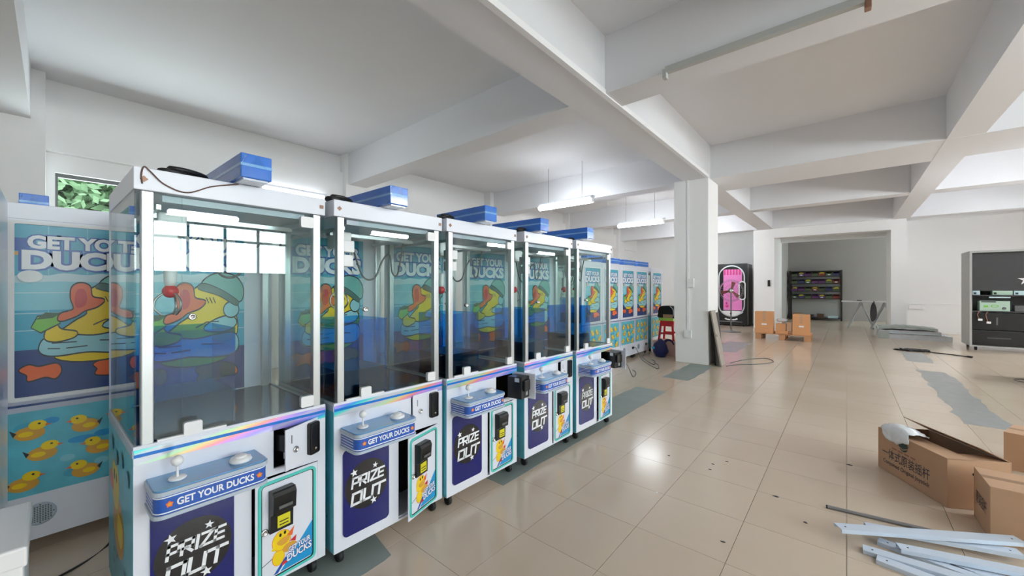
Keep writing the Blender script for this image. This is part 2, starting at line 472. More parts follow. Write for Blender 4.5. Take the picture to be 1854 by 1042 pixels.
# left wall with a strip window
LZ0, LZ1 = 2.2, 3.05
LWINS = [(0.0, 1.9)]
lw = MB()
lw.box(XL - 0.25, YF, 0, XL, YB, LZ0); lw.box(XL - 0.25, YF, LZ1, XL, YB, CEIL)
ys = [YF] + [v for w in LWINS for v in w] + [YB]
for k in range(0, len(ys), 2): lw.box(XL - 0.25, ys[k], LZ0, XL, ys[k + 1], LZ1)
struct('wall_left', lw, 'wall_paint', 'white painted wall behind the machines')
nw = [0]
def window(fn, a, b, z0, z1, zt, nn, label):
    """fn(u, w, z): u along the wall, w into the wall"""
    nw[0] += 1
    fr_ = MB(); st = (b - a) / nn
    def bx(u0, w0, q0, u1, w1, q1, mb):
        p = fn(u0, w0, q0); q = fn(u1, w1, q1)
        return mb.box(min(p[0], q[0]), min(p[1], q[1]), q0, max(p[0], q[0]), max(p[1], q[1]), q1)
    bx(a, 0.06, z0, b, 0.12, z0 + 0.05, fr_); bx(a, 0.06, z1 - 0.05, b, 0.12, z1, fr_); bx(a, 0.06, zt - 0.03, b, 0.12, zt + 0.03, fr_)
    for q in range(nn + 1): bx(a + q * st - 0.025, 0.06, z0 + 0.05, a + q * st + 0.025, 0.12, z1 - 0.05, fr_)
    w_ = struct('window_%d' % nw[0], fr_, 'cable_grey', label)
    for q in range(nn):
        for q0, q1 in ((z0 + 0.05, zt - 0.03), (zt + 0.03, z1 - 0.05)):
            part('pane', bx(a + q * st + 0.025, 0.087, q0, a + (q + 1) * st - 0.025, 0.093, q1, MB()), 'window_glass', w_)
for a, b in LWINS: window(lambda u, w, z: (XL - w, u, z), a, b, LZ0, LZ1, 2.5, 2, 'aluminium framed window in the left wall')
# right wall: near band of windows, and a far window added to light the recess
rw = MB()
rw.box(XR, YF, 0, XR + 0.25, 24.0, WZ0); rw.box(XR, YF, WZ1, XR + 0.25, 24.0, CEIL)
WINS = [(-1.25, 4.9, 1.85), (19.6, 23.2, WZ0)]
ys = [YF] + [v for w in WINS for v in w[:2]] + [24.0]
for k in range(0, len(ys), 2): rw.box(XR, ys[k], WZ0, XR + 0.25, ys[k + 1], WZ1)
rw.box(XR, -1.25, WZ0, XR + 0.25, 4.9, 1.85)
struct('wall_right', rw, 'wall_paint', 'white wall with a band of windows')
for a, b, z in WINS: window(lambda u, w, z: (XR + w, u, z), a, b, z, WZ1, 2.73, 8 if z > 1.5 else 4, 'aluminium framed window in the right wall, out of view')
struct('wall_front', MB().box(XL - 0.25, YF - 0.2, 0, XR + 0.25, YF, CEIL), 'wall_paint', 'white wall behind the viewer')
# back wall with a wide opening
struct('wall_back', MB().box(XL - 0.25, YB, 0, -2.0, YB + 0.25, CEIL).box(1.4, YB, 0, XR + 0.25, YB + 0.25, CEIL).box(-2.0, YB, 3.3, 1.4, YB + 0.25, CEIL), 'wall_paint', 'white back wall with a wide opening')
struct('wall_recess', MB().box(-2.35, 23.6, 0, XR, 23.75, CEIL).box(-2.35, YB + 0.25, 0, -2.2, 23.6, CEIL), 'grey_partition', 'grey partition inside the opening')
nb = [0]
def trim(mb, m='wall_paint', label=None, bevel=0):
    nb[0] += 1
    return struct('trim_%d' % nb[0], mb, m, label, bevel)
B1 = (-2.49, -2.03); B2 = (1.09, 1.46); B3 = (4.6, 5.0)
trim(MB().box(B1[0], YF, BEAM, B1[1], YB, CEIL), 'ceiling_paint', 'long white ceiling beam above the machines')
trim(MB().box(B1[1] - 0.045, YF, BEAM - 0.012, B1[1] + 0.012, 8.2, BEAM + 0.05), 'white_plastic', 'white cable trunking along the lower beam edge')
trim(MB().box(B2[0], YF, BEAM, B2[1], YB, CEIL), 'ceiling_paint', 'second long ceiling beam')
trim(MB().box(B3[0], YF, BEAM, B3[1], YB, CEIL), 'ceiling_paint', 'third long ceiling beam')
def cross(y0, y1, xa, xb, zb=BEAM + 0.004):
    xs = [xa] + [v for bb in (B1, B2, B3) for v in bb if xa < v < xb] + [xb]
    # pieces between the long beams
    for k in range(0, len(xs) - 1, 2):
        trim(MB().box(xs[k], y0, zb, xs[k + 1], y1, CEIL), 'ceiling_paint', 'cross beam of the ceiling')
cross(-0.62, -0.2, XL, XR)
cross(3.95, 4.35, XL, XR)
cross(8.35, 8.75, XL, B1[0])
cross(12.5, 12.9, XL, B1[0])
cross(12.5, 12.9, B1[1], XR)
cross(16.8, 17.2, XL, XR)
for xa, xb in ((B1[1], B2[0]), (B2[1], B3[0]), (B3[1], XR)):
    trim(MB().box(xa, 8.35, BEAM, xb, 9.62, CEIL), 'ceiling_paint', 'wide cross beam at the column')
trim(MB().box(B2[0], 8.35, BEAM - 0.004, B2[1], 9.62, BEAM), 'ceiling_paint', 'wide cross beam soffit')
# beams and piers along the left wall
trim(MB().box(XL, -0.2, 3.3, XL + 0.12, YB, 3.9), 'wall_paint', 'ledge beam on the left wall')
for y0 in (-0.7, 3.9, 8.2, 12.4, 16.6):
    trim(MB().box(XL, y0, 0, XL + 0.25, y0 + 0.62, CEIL), 'wall_paint', 'pier on the left wall')
# columns
trim(MB().box(-2.65, 8.2, 0, -2.03, 8.95, BEAM), 'wall_paint', 'square white column', bevel=0.01)
trim(MB().box(-2.65, 17.0, 0, -2.0, YB, CEIL), 'wall_paint', 'white pier left of the opening')
trim(MB().box(1.05, 17.0, 0, 1.4, YB, CEIL), 'wall_paint', 'white pier right of the opening')
trim(MB().box(-2.0, 16.9, 3.3, 1.05, 17.3, BEAM + 0.004), 'wall_paint', 'lintel over the opening')
trim(MB().box(-1.2, 16.86, 3.3, 0.35, 16.9, 3.36), 'white_plastic', 'white lamp batten on the lintel')
for x in (1.05, 4.5):
    if x > 2: trim(MB().box(4.5, 8.3, 0, 5.1, 8.95, BEAM), 'wall_paint', 'white column')
# wall trims on the back wall right
trim(MB().box(1.4, YB - 0.03, 3.75, XR, YB, 3.8).box(1.4, YB - 0.04, CEIL - 0.1, XR, YB, CEIL), 'wall_paint', 'ledge on the back wall')
trim(MB().box(1.52, YB - 0.03, 0.95, 1.55, YB, 3.4).box(1.52, YB - 0.03, 0.95, 3.0, YB, 0.98), 'wall_paint', 'cable trunking on the back wall')
trim(MB().box(1.6, YB - 0.05, 0.78, 1.95, YB, 0.9), 'white_plastic', 'socket strip on the back wall', bevel=0.01)
trim(MB().box(1.4, YB - 0.02, 0, XR, YB, 0.1).box(XL, YB - 0.02, 0, -2.65, YB, 0.1), 'wall_paint', 'skirting of the back wall')
# the reddish plank in the opening
trim(MB().box(1.3, 20.0, 0, 1.42, 20.1, 3.3), 'wall_paint', 'jamb post inside the opening')
# conduit and boxes on the column
trim(MB().box(-2.42, 8.165, 0.65, -2.38, 8.2, BEAM), 'white_plastic', 'conduit on the column')
trim(MB().box(-2.40, 8.14, 1.5, -2.28, 8.2, 1.68), 'white_plastic', 'switch box on the column', bevel=0.008)
trim(MB().box(-2.47, 8.16, 0.5, -2.33, 8.2, 0.66), 'white_plastic', 'socket box on the column', bevel=0.008)
trim(MB().box(-2.66, 8.17, 0.62, -2.43, 8.2, BEAM), 'wall_paint', 'plaster strip on the column')
trim(MB().box(-2.2, 16.96, 1.55, -2.12, 17.0, 1.78), 'black_plastic', 'small black switch on the pier', bevel=0.006)

# ------------------------------------------------------------------ lamps
def tube_lamp(x0, x1, y, z, label, hang=True, along='X', m='tube_light'):
    t = thing('fluorescent_lamp', label, 'lamp', ((x0 + x1) / 2, y, z), 0 if along == 'X' else R(90), 'fluorescent lamps')
    h = (x1 - x0) / 2
    part('tube', MB().tube([(-h + 0.05, 0, 0), (h - 0.05, 0, 0)], 0.06, 14), m, t)
    part('fixture', MB().box(-h, -0.035, 0.06, h, 0.035, 0.10), 'white_metal', t, bevel=0.005)
    for s in (-1, 1): part('end_cap', MB().box(s * (h - 0.05) - 0.025, -0.05, -0.05, s * (h - 0.05) + 0.025, 0.05, 0.06), 'white_plastic', t)
    if hang:
        for s in (-0.6, 0.6): part('hanger', MB().cyl((s * h, 0, 0.10), (s * h, 0, CEIL - z), 0.004, 6), 'cable_grey', t)
    return t
tube_lamp(-5.6, -4.1, 7.5, 3.38, 'lit tube lamp hanging nearest above the row of machines')
tube_lamp(-5.35, -3.9, 11.2, 3.38, 'lit tube lamp hanging farthest, just left of the column')
tube_lamp(-8.48, -7.28, 2.93, 3.25, 'lit tube lamp on the left wall, half hidden behind the nearest machine', along='Y', m='tube_dim', hang=False)
tube_lamp(-4.8, -3.7, 15.2, 3.38, 'added fill tube lamp, unseen behind the white column', m='tube_far')  # added to brighten the back left walls
for yy, nm, mm in ((1.0, 'beside the viewer', 'tube_light'), (5.0, 'a bay ahead of the viewer', 'tube_bright')):  # unseen lamps added to brighten the near floor and cartons
    tube_lamp(2.2, 3.6, yy, 3.25, 'added fill tube lamp out of view at the right, %s' % nm, along='Y', m=mm)
tube_lamp(5.3, 6.6, 2.4, 3.0, 'lit tube lamp by the windows, seen reflected in the nearest machine', along='Y', m='tube_bright')
tube_lamp(5.0, 6.3, 6.4, 3.0, 'lit tube lamp by the windows, seen reflected in the second machine', along='Y', m='tube_bright')
for xx, nm in ((3.4, 'added mid-hall fill'), (5.9, 'nearer the windows')):  # mid-hall lamps added to brighten the far end; window row continues the reflected lamps
    tube_lamp(xx - 0.7, xx + 0.7, 10.9, 3.1, 'added fill tube lamp out of view at the right, %s' % nm, along='Y', m='tube_far')
    tube_lamp(xx + 0.2, xx + 1.6, 14.8, 3.1, 'bright tube lamp far down the hall out of view at the right, %s' % nm, along='Y', m='tube_far')
t = thing('batten_fixture', 'long grey unlit batten fixture on the ceiling, upper right', 'lamp', (-0.62, 3.915, 3.60))
part('batten', MB().box(-0.735, -0.03, 0.0, 0.735, 0.03, 0.06), 'cabinet_grey', t, bevel=0.005)
for s, m_ in ((-1, 'cabinet_grey'), (1, 'screw_brown')): part('end_cap', MB().box(s * 0.74 - 0.02, -0.032, -0.05, s * 0.74 + 0.02, 0.032, 0.04), m_, t, bevel=0.006)

# ------------------------------------------------------------------ claw machine
W, D = 0.735, 0.76
Z0, ZS, ZT, ZH = 0.078, 0.865, 1.872, 1.96

def duck_poster(fn):
    """u 0..1 across, v 0..1 up"""
    a = Art(fn)
    a.poly([(0, 0), (1, 0), (1, 1), (0, 1)], 'p_sky')
    a.poly([(0, 0.68), (1, 0.68), (1, 0.5), (0, 0.5)], 'p_sky_light')
    for v in (0.6, 0.48, 0.38): a.poly([(0, v), (1, v), (1, v + 0.004), (0, v + 0.004)], 'p_cloud')
    for u in (0.22, 0.5, 0.78): a.poly([(u, 0.25), (u + 0.006, 0.25), (u + 0.006, 1), (u, 1)], 'p_sky_light')
    a.poly(smooth([(0, 0.66), (0, 0.70), (0.12, 0.715), (0.22, 0.705), (0.33, 0.72), (0.5, 0.71), (0.62, 0.72), (0.8, 0.7), (1, 0.71), (1, 0.67), (0.6, 0.665), (0.3, 0.67)], 3), 'p_cloud')
    a.poly([(0, 0), (1, 0), (1, 0.27), (0, 0.27)], 'p_deep')
    a.poly([(0, 0.845), (0.1, 0.845), (0.1, 0.92), (0, 0.92)], 'p_blue')
    a.poly([(0, 0.82), (0.08, 0.82), (0.08, 0.84), (0, 0.84)], 'p_gold')
    a.text('GET YOUR', 0.09, 0.865, 0.93, 0.935, 'p_blue', bold=0.12)
    a.text('DUCKS', 0.06, 0.745, 0.95, 0.845, 'p_blue', bold=0.13)
    a.text('GET YOUR', 0.09, 0.865, 0.93, 0.935, 'p_white', bold=0.05)
    a.text('DUCKS', 0.06, 0.745, 0.95, 0.845, 'p_white', bold=0.055)
    ln = 0.009
    a.poly(smooth([(0.03, 0.155), (0.09, 0.18), (0.16, 0.165), (0.28, 0.175), (0.31, 0.13), (0.27, 0.09), (0.2, 0.105), (0.09, 0.09), (0.08, 0.125)]), 'p_orange', ln)
    a.poly(smooth([(0.55, 0.15), (0.62, 0.17), (0.78, 0.175), (0.9, 0.15), (0.92, 0.10), (0.8, 0.095), (0.72, 0.075), (0.57, 0.085), (0.58, 0.12)]), 'p_orange', ln)
    a.poly(ell(0.55, 0.225, 0.29, 0.05), 'p_yellow', ln)
    a.poly(smooth([(0.3, 0.34), (0.4, 0.42), (0.5, 0.47), (0.47, 0.53), (0.5, 0.6), (0.6, 0.65), (0.75, 0.66), (0.88, 0.6), (0.9, 0.5), (0.93, 0.4), (0.88, 0.32), (0.6, 0.29)]), 'p_yellow', ln)
    a.poly(smooth([(0.16, 0.27), (0.2, 0.33), (0.35, 0.345), (0.55, 0.33), (0.75, 0.35), (0.9, 0.35), (0.94, 0.28), (0.88, 0.225), (0.7, 0.22), (0.5, 0.235), (0.3, 0.225), (0.2, 0.235)]), 'p_shorts', ln)
    for p, q in (((0.25, 0.30), (0.42, 0.30)), ((0.35, 0.265), (0.5, 0.27)), ((0.6, 0.3), (0.8, 0.29)), ((0.22, 0.27), (0.3, 0.265))): a.stroke([(p, q)], 0.007, 'ink_soft')
    a.poly(smooth([(0.2, 0.33), (0.22, 0.40), (0.27, 0.42), (0.31, 0.38), (0.42, 0.36), (0.4, 0.33), (0.28, 0.31)]), 'p_yellow', ln)
    a.poly([(0.11, 0.40), (0.15, 0.46), (0.31, 0.475), (0.3, 0.42), (0.17, 0.37)], 'p_green', ln)
    a.poly([(0.14, 0.445), (0.2, 0.485), (0.32, 0.48), (0.25, 0.45)], 'p_dkgreen')
    a.poly(smooth([(0.62, 0.39), (0.72, 0.44), (0.86, 0.46), (0.92, 0.42), (0.86, 0.38), (0.74, 0.37)]), 'p_shorts', ln)
    a.poly(ell(0.87, 0.50, 0.07, 0.045), 'p_shorts', ln)
    a.poly(smooth([(0.6, 0.645), (0.66, 0.70), (0.78, 0.725), (0.92, 0.70), (0.985, 0.63), (0.97, 0.56), (0.9, 0.56), (0.78, 0.62)]), 'p_cap', ln)
    a.poly(smooth([(0.57, 0.63), (0.62, 0.66), (0.78, 0.62), (0.92, 0.56), (0.94, 0.535), (0.9, 0.53), (0.75, 0.59)]), 'p_band', 0.005)
    a.poly(smooth([(0.29, 0.44), (0.31, 0.475), (0.4, 0.50), (0.38, 0.57), (0.39, 0.635), (0.45, 0.66), (0.52, 0.64), (0.54, 0.575), (0.63, 0.555), (0.58, 0.515), (0.48, 0.49), (0.42, 0.46), (0.33, 0.435)]), 'p_orange', ln)
    a.poly(smooth([(0.42, 0.51), (0.41, 0.57), (0.43, 0.62), (0.48, 0.62), (0.5, 0.57), (0.48, 0.52)]), 'p_red')
    for k in range(3): a.stroke([((0.64 + 0.03 * k, 0.575), (0.66 + 0.03 * k, 0.545))], 0.007, 'ink_soft')
    a.stroke([((0.55, 0.4), (0.64, 0.43)), ((0.64, 0.43), (0.75, 0.43))], 0.007, 'ink_soft')
    return a
def small_duck(a, cu, cv, s, asp=1.0, mir=1):
    P = lambda u, v: (cu + u * s * mir, cv + v * s * asp)
    a.poly([P(*p) for p in ell(0, -0.1, 0.5, 0.42, 14)], 'p_gold')
    a.poly([P(*p) for p in ell(-0.25, 0.35, 0.3, 0.28, 12)], 'p_yellow')
    a.poly([P(*p) for p in ((-0.5, 0.36), (-0.72, 0.3), (-0.5, 0.22))], 'p_orange')
    a.poly([P(*p) for p in ell(-0.3, 0.42, 0.05, 0.06, 8)], 'ink')
    a.poly([P(*p) for p in ((0.4, 0.0), (0.62, 0.25), (0.5, -0.2))], 'ink_soft')
    a.poly([P(*p) for p in ell(0.12, -0.12, 0.24, 0.16, 10)], 'p_yellow')

LETTER = {  # block strokes on a 0..1 cell
 'P': [((0, 0), (0, 1)), ((0, 1), (1, 1)), ((1, 1), (1, .42)), ((1, .42), (0, .42))],
 'R': [((0, 0), (0, 1)), ((0, 1), (1, 1)), ((1, 1), (1, .42)), ((1, .42), (.1, .42)), ((.4, .42), (1, 0))],
 'I': [((.5, 0), (.5, 1))],
 'Z': [((0, 1), (1, 1)), ((1, 1), (0, 0)), ((0, 0), (1, 0))],
 'E': [((0, 0), (0, 1)), ((0, 1), (1, 1)), ((0, .5), (.9, .5)), ((0, 0), (1, 0))],
 'O': [((0, 0), (0, 1)), ((0, 1), (1, 1)), ((1, 1), (1, 0)), ((1, 0), (0, 0))],
 'U': [((0, 1), (0, 0)), ((0, 0), (1, 0)), ((1, 0), (1, 1))],
 'T': [((-.15, 1), (1.15, 1)), ((.5, 1), (.5, 0))]}
def block_text(a, s, u0, v0, widths, h, gap, w, m, slant=0.12, rise=0.0):
    u = u0; segs = []
    for ch, wd in zip(s, widths):
        for p, q in LETTER[ch]:
            f = lambda t: (u + t[0] * wd + slant * t[1] * h, v0 + t[1] * h + rise * (u + t[0] * wd - u0))
            segs.append((f(p), f(q)))
        u += wd + gap
    a.stroke(segs, w, m)

def make_machine():
    root = thing('claw_machine', 'x', 'claw machine')
    P = lambda *k, **q: part(*k, parent=root, **q)
    # ---- base cabinet
    b = MB()
    b.box(-D, 0, Z0, -0.26, W, ZS)
    b.box(-0.26, 0, Z0, -0.014, 0.02, ZS).box(-0.26, W - 0.02, Z0, -0.014, W, ZS)
    b.box(-0.26, 0.02, Z0, -0.014, W - 0.02, Z0 + 0.02).box(-0.26, 0.02, ZS - 0.02, -0.014, W - 0.02, ZS)
    P('base_cabinet', b, 'white_metal')
    fp = MB()
    fp.box(-0.014, 0, Z0, 0, 0.395, ZS).box(-0.014, 0.695, Z0, 0, W, ZS)
    fp.box(-0.014, 0.395, Z0, 0, 0.695, 0.09).box(-0.014, 0.395, 0.592, 0, 0.695, 0.622)
    fp.box(-0.014, 0.395, 0.622, 0, 0.487, ZS).box(-0.014, 0.487, 0.822, 0, 0.695, ZS)
    P('front_panel', fp, 'white_metal')
    P('door_cavity', MB().box(-0.259, 0.02, Z0 + 0.02, -0.245, W - 0.02, ZS - 0.02).box(-0.245, 0.375, Z0 + 0.02, -0.016, 0.385, ZS - 0.02).box(-0.245, 0.7, Z0 + 0.02, -0.016, 0.71, ZS - 0.02).box(-0.245, 0.385, 0.597, -0.016, 0.7, 0.617), 'black_matte')
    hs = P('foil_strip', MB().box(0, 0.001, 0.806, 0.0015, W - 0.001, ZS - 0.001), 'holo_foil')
    part('blue_line', MB().box(0.0015, 0.001, 0.834, 0.0024, W - 0.001, 0.847), 'line_blue', hs)
    # ---- prize door
    fnf = lambda x0: (lambda u, v, w: (x0 + w, u, v))
    pd = P('prize_door', MB().prism(rrect(0.047, 0.142, 0.325, 0.61, 0.025), fnf(0), 0, 0.008), 'navy_print')
    a = Art(fnf(0.0085))
    a.poly(ell(0.186, 0.392, 0.13, 0.135, 28), 'black_print')
    block_text(a, 'PRIZE', 0.096, 0.395, (0.034, 0.034, 0.008, 0.036, 0.03), 0.05, 0.0115, 0.0112, 'p_white', 0.14, 0.03)
    block_text(a, 'OUT', 0.094, 0.302, (0.052, 0.05, 0.05), 0.058, 0.018, 0.0140, 'p_white', 0.14, 0.03)
    for st in ((0.108, 0.475, 0.022, 100), (0.235, 0.478, 0.018, 80), (0.225, 0.283, 0.022, 95)): a.poly(star(*st), 'p_white')
    a.make('lettering', pd, 'white PRIZE OUT lettering with stars on a black disc')
    # ---- control panel
    cx0, cx1, cy0, cy1 = 0.002, 0.175, 0.03, 0.412
    fz = lambda u, v, w: (u, v, w)
    def cpo(d, r): return [p for p in rrect(cx0 - 0.03, cy0 + d, cx1 - d, cy1 - d, r, 5)]
    def clip(pts): return [(max(u, cx0), v) for u, v in pts]
    cp = P('control_panel', MB().prism(clip(cpo(0, 0.035)), fz, 0.638, 0.652).prism(clip(cpo(0, 0.035)), fz, 0.722, 0.738), 'panel_grey')
    part('fascia', MB().prism(clip(cpo(0.006, 0.033)), fz, 0.652, 0.722, sm=True), 'stripe_blue', cp)
    part('top_plate', MB().prism(clip(cpo(0.006, 0.033)), fz, 0.738, 0.743), 'panel_blue', cp)
    for z in (0.6585, 0.715): part('white_stripe', MB().prism(clip(cpo(0.0045, 0.034)), fz, z - 0.002, z + 0.002), 'p_white', cp)
    for z in (0.672, 0.687, 0.701):
        part('white_stripe', MB().prism([(cx0, cy0 + 0.0055), (0.13, cy0 + 0.0055), (0.148, cy0 + 0.011), (0.148, cy0 + 0.014), (cx0, cy0 + 0.0085)], fz, z - 0.0015, z + 0.0015), 'p_white', cp)
    a = Art(fnf(0.1694))
    a.text('GET YOUR DUCKS', 0.1, 0.674, 0.352, 0.700, 'p_white', bold=0.03)
    for yy in (0.078, 0.373):
        a.poly(star(yy, 0.687, 0.0125, 20, 0.7), 'p_orange'); a.poly(ell(yy, 0.687, 0.006, 0.006, 10), 'p_gold')
    a.make('lettering', cp, 'white GET YOUR DUCKS lettering between orange badges')
    part('joystick', MB().lathe([(0.0001, 0.743), (0.028, 0.743), (0.030, 0.746), (0.026, 0.751), (0.0001, 0.752)], (0.088, 0.115, 0), 20).cyl((0.088, 0.115, 0.75), (0.088, 0.115, 0.80), 0.0045, 8, 0).ball((0.088, 0.115, 0.813), 0.0205, 0), 'white_plastic', cp, label='white ball top joystick')
    part('push_button', MB().lathe([(0.0001, 0.743), (0.040, 0.743), (0.042, 0.748), (0.037, 0.759), (0.025, 0.761), (0.024, 0.764), (0.022, 0.769), (0.0001, 0.771)], (0.095, 0.325, 0), 24), 'white_plastic', cp, label='round white push button')
    # ---- coin door, hinged at its right edge
    hy = 0.692
    cd = part('coin_door', MB().box(-0.002, -0.202, 0.625, 0.004, 0, 0.819), 'white_metal', root, loc=(0, hy, 0))
    part('coin_mechanism', MB().prism(rrect(-0.072, 0.648, -0.008, 0.808, 0.01, 3), fnf(0), 0.004, 0.022), 'black_plastic', cd)
    part('coin_frame', MB().ring(rrect(-0.07, 0.65, -0.01, 0.806, 0.009, 3), rrect(-0.064, 0.656, -0.016, 0.8, 0.007, 3), fnf(0), 0.022, 0.027), 'black_matte', cd)
    part('coin_slot', MB().box(0.022, -0.045, 0.672, 0.029, -0.034, 0.682), 'chrome', cd)
    part('lock', MB().lathe([(0.0001, 0.004), (0.015, 0.004), (0.015, 0.011), (0.009, 0.013), (0.008, 0.010), (0.0001, 0.010)], (0, -0.145, 0.71), 16, 'X'), 'chrome', cd)
    part('token_slit', MB().box(0.0035, -0.169, 0.745, 0.0048, -0.165, 0.785), 'black_matte', cd)
    part('coin_selector', MB().box(-0.12, -0.15, 0.64, -0.002, -0.02, 0.805).box(-0.1, -0.17, 0.7, -0.02, -0.15, 0.78), 'black_plastic', cd, bevel=0.004)
    part('selector_bracket', MB().box(-0.124, -0.13, 0.77, -0.12, -0.09, 0.80).box(-0.06, -0.153, 0.66, -0.03, -0.15, 0.69), 'aluminium', cd)
    # ---- bill door, hinged at its right edge
    md = part('bill_door', MB().box(-0.002, -0.292, 0.094, 0.004, 0, 0.589), 'white_metal', root, loc=(0, hy, 0))
    def dr(d, r): return rrect(-0.286 + d, 0.1 + d, -0.006 - d, 0.583 - d, r, 4)
    part('teal_border', MB().ring(dr(0.004, 0.028), dr(0.017, 0.018), fnf(0), 0.004, 0.009), 'p_teal', md)
    part('black_border', MB().ring(dr(0.017, 0.018), dr(0.021, 0.015), fnf(0), 0.004, 0.007), 'black_plastic', md)
    a = Art(fnf(0.0045))
    a.poly([(-0.026, 0.125), (-0.026, 0.31), (-0.19, 0.125)], 'p_cyan')
    a.stroke([((-0.19, 0.123), (-0.026, 0.306))], 0.004, 'p_white')
    a.poly([(-0.215, 0.125), (-0.195, 0.125), (-0.15, 0.175), (-0.16, 0.185)], 'p_blue')
    a.stroke([((-0.265, 0.19), (-0.22, 0.207))], 0.003, 'ink')
    a.poly(ell(-0.192, 0.198, 0.027, 0.036, 14, 0.4), 'p_yellow', 0.002, 'p_orange')
    a.poly(ell(-0.178, 0.275, 0.042, 0.047, 18), 'p_yellow', 0.002, 'p_orange')
    a.poly([(-0.225, 0.245), (-0.205, 0.235), (-0.215, 0.262)], 'p_yellow')
    a.poly([(-0.155, 0.285), (-0.118, 0.318), (-0.128, 0.275)], 'p_orange')
    a.poly([(-0.14, 0.252), (-0.108, 0.268), (-0.112, 0.24)], 'p_red')
    a.poly(ell(-0.14, 0.225, 0.035, 0.022, 12), 'p_gold')
    a.poly(smooth([(-0.2, 0.27), (-0.17, 0.285), (-0.14, 0.28), (-0.15, 0.255), (-0.18, 0.25)]), 'p_gold')
    a.poly(ell(-0.184, 0.302, 0.006, 0.009, 8), 'ink'); a.poly(ell(-0.163, 0.306, 0.006, 0.009, 8), 'ink')
    for st, v0, v1, u0, u1 in (('GET YOUR', 0.196, 0.221, -0.146, -0.04), ('DUCKS', 0.158, 0.190, -0.152, -0.034)):
        a.text(st, u0, v0, u1, v1, 'p_blue', bold=0.09, rise=0.012)
        a.text(st, u0, v0, u1, v1, 'p_white', bold=0.03, rise=0.012)
    a.poly([(-0.178, 0.15), (-0.15, 0.158), (-0.16, 0.17), (-0.175, 0.165)], 'p_red')
    a.make('graphic', md, 'yellow duck and GET YOUR DUCKS print over a blue corner')
    ba = part('bill_acceptor', MB().prism([(0.004, 0.335), (0.022, 0.335), (0.024, 0.42), (0.05, 0.435), (0.056, 0.515), (0.044, 0.535), (0.004, 0.535)], lambda u, v, w: (u, w, v), -0.236, -0.132), 'black_plastic', md, bevel=0.004)
    part('yellow_label', MB().box(0.0235, -0.206, 0.352, 0.027, -0.148, 0.408), 'yellow_tag', ba)
    part('bill_mouth', MB().box(0.052, -0.214, 0.455, 0.060, -0.152, 0.468), 'cable_grey', ba)
    part('label_line', MB().box(0.027, -0.198, 0.377, 0.0276, -0.156, 0.382).box(0.027, -0.198, 0.362, 0.0276, -0.156, 0.367), 'black_plastic', ba)
    part('lock', MB().lathe([(0.0001, 0.004), (0.016, 0.004), (0.016, 0.013), (0.009, 0.015), (0.008, 0.011), (0.0001, 0.011)], (0, -0.255, 0.35), 16, 'X'), 'chrome', md)
    # ---- casters
    for x in (-0.045, D * -1 + 0.05):
        for y in (0.05, W - 0.05):
            part('caster', MB().lathe([(0.0001, -0.014), (0.027, -0.014), (0.031, -0.009), (0.031, 0.009), (0.027, 0.014), (0.0001, 0.014)], (0, 0, 0.031), 16, 'Y').box(-0.02, -0.017, 0.03, 0.016, -0.013, 0.068).box(-0.02, 0.013, 0.03, 0.016, 0.017, 0.068).box(-0.024, -0.024, 0.068, 0.024, 0.024, 0.0778), 'rubber', root, loc=(x, y, 0))
    # ---- printed side panels of the base
    for s, y0 in ((-1, 0.0), (1, W)):
        f2 = lambda u, v, w, y0=y0, s=s: (-(u if s > 0 else u), y0 + s * (0.001 + w), v)
        sp = part('side_print', MB().box(-D + 0.004, min(y0, y0 + s * 0.001), Z0 + 0.004, -0.004, max(y0, y0 + s * 0.001), ZS - 0.03), 'p_pattern', root)
        a = Art(f2)
        a.poly([(0.02, 0.08), (D - 0.02, 0.08), (D - 0.02, 0.3), (0.5, 0.36), (0.25, 0.3), (0.02, 0.34)], 'p_sky_light')
        a.poly(ell(0.4, 0.42, 0.17, 0.13, 24), 'p_gold', 0.006, 'p_sky')
        a.poly(ell(0.5, 0.58, 0.12, 0.11, 24), 'p_yellow', 0.004, 'p_gold')
        a.poly(smooth([(0.58, 0.6), (0.7, 0.6), (0.68, 0.54), (0.57, 0.53)]), 'p_orange')
        a.poly(ell(0.53, 0.62, 0.018, 0.026, 10), 'ink'); a.poly(ell(0.46, 0.62, 0.016, 0.024, 10), 'ink')
        a.poly(smooth([(0.26, 0.46), (0.4, 0.48), (0.42, 0.38), (0.3, 0.36)]), 'p_yellow', 0.004, 'p_gold')
        rnd = random.Random(3)
        for k in range(26):
            a.poly(ell(rnd.uniform(0.05, D - 0.05), rnd.uniform(0.1, 0.3), rnd.uniform(0.006, 0.014), rnd.uniform(0.006, 0.014), 8), rnd.choice(('p_cloud', 'p_deep', 'p_sky')))
        for k in range(4): a.poly(ell(0.12 + 0.16 * k, 0.72 + 0.03 * (k % 2), 0.05, 0.035, 14), 'p_sky')
        a.make('side_graphic', sp)
        part('side_moulding', MB().box(-D + 0.004, min(y0, y0 + s * 0.003), ZS - 0.03, -0.004, max(y0, y0 + s * 0.003), ZS), 'panel_grey', root)
    # ---- glass cabinet
    for x in (-0.042, -D + 0.005):
        for y in (0.022, W - 0.06):
            part('corner_post', MB().box(x, y, ZS, x + 0.036, y + 0.038, ZT), 'aluminium', root, bevel=0.004)
    P('deck', MB().box(-D + 0.012, 0.012, ZS, -0.012, W - 0.012, ZS + 0.006), 'deck_black')
    P('sill', MB().box(-0.016, 0.0, ZS, 0.0, W, ZS + 0.012).box(-D, 0.0, ZS, -0.016, 0.01, ZS + 0.012).box(-D, W - 0.01, ZS, -0.016, W, ZS + 0.012), 'white_metal')
    for y in (0.003, W - 0.009): P('side_pane', MB().box(-D + 0.01, y, ZS + 0.012, -0.004, y + 0.006, ZT), 'clear_glass')
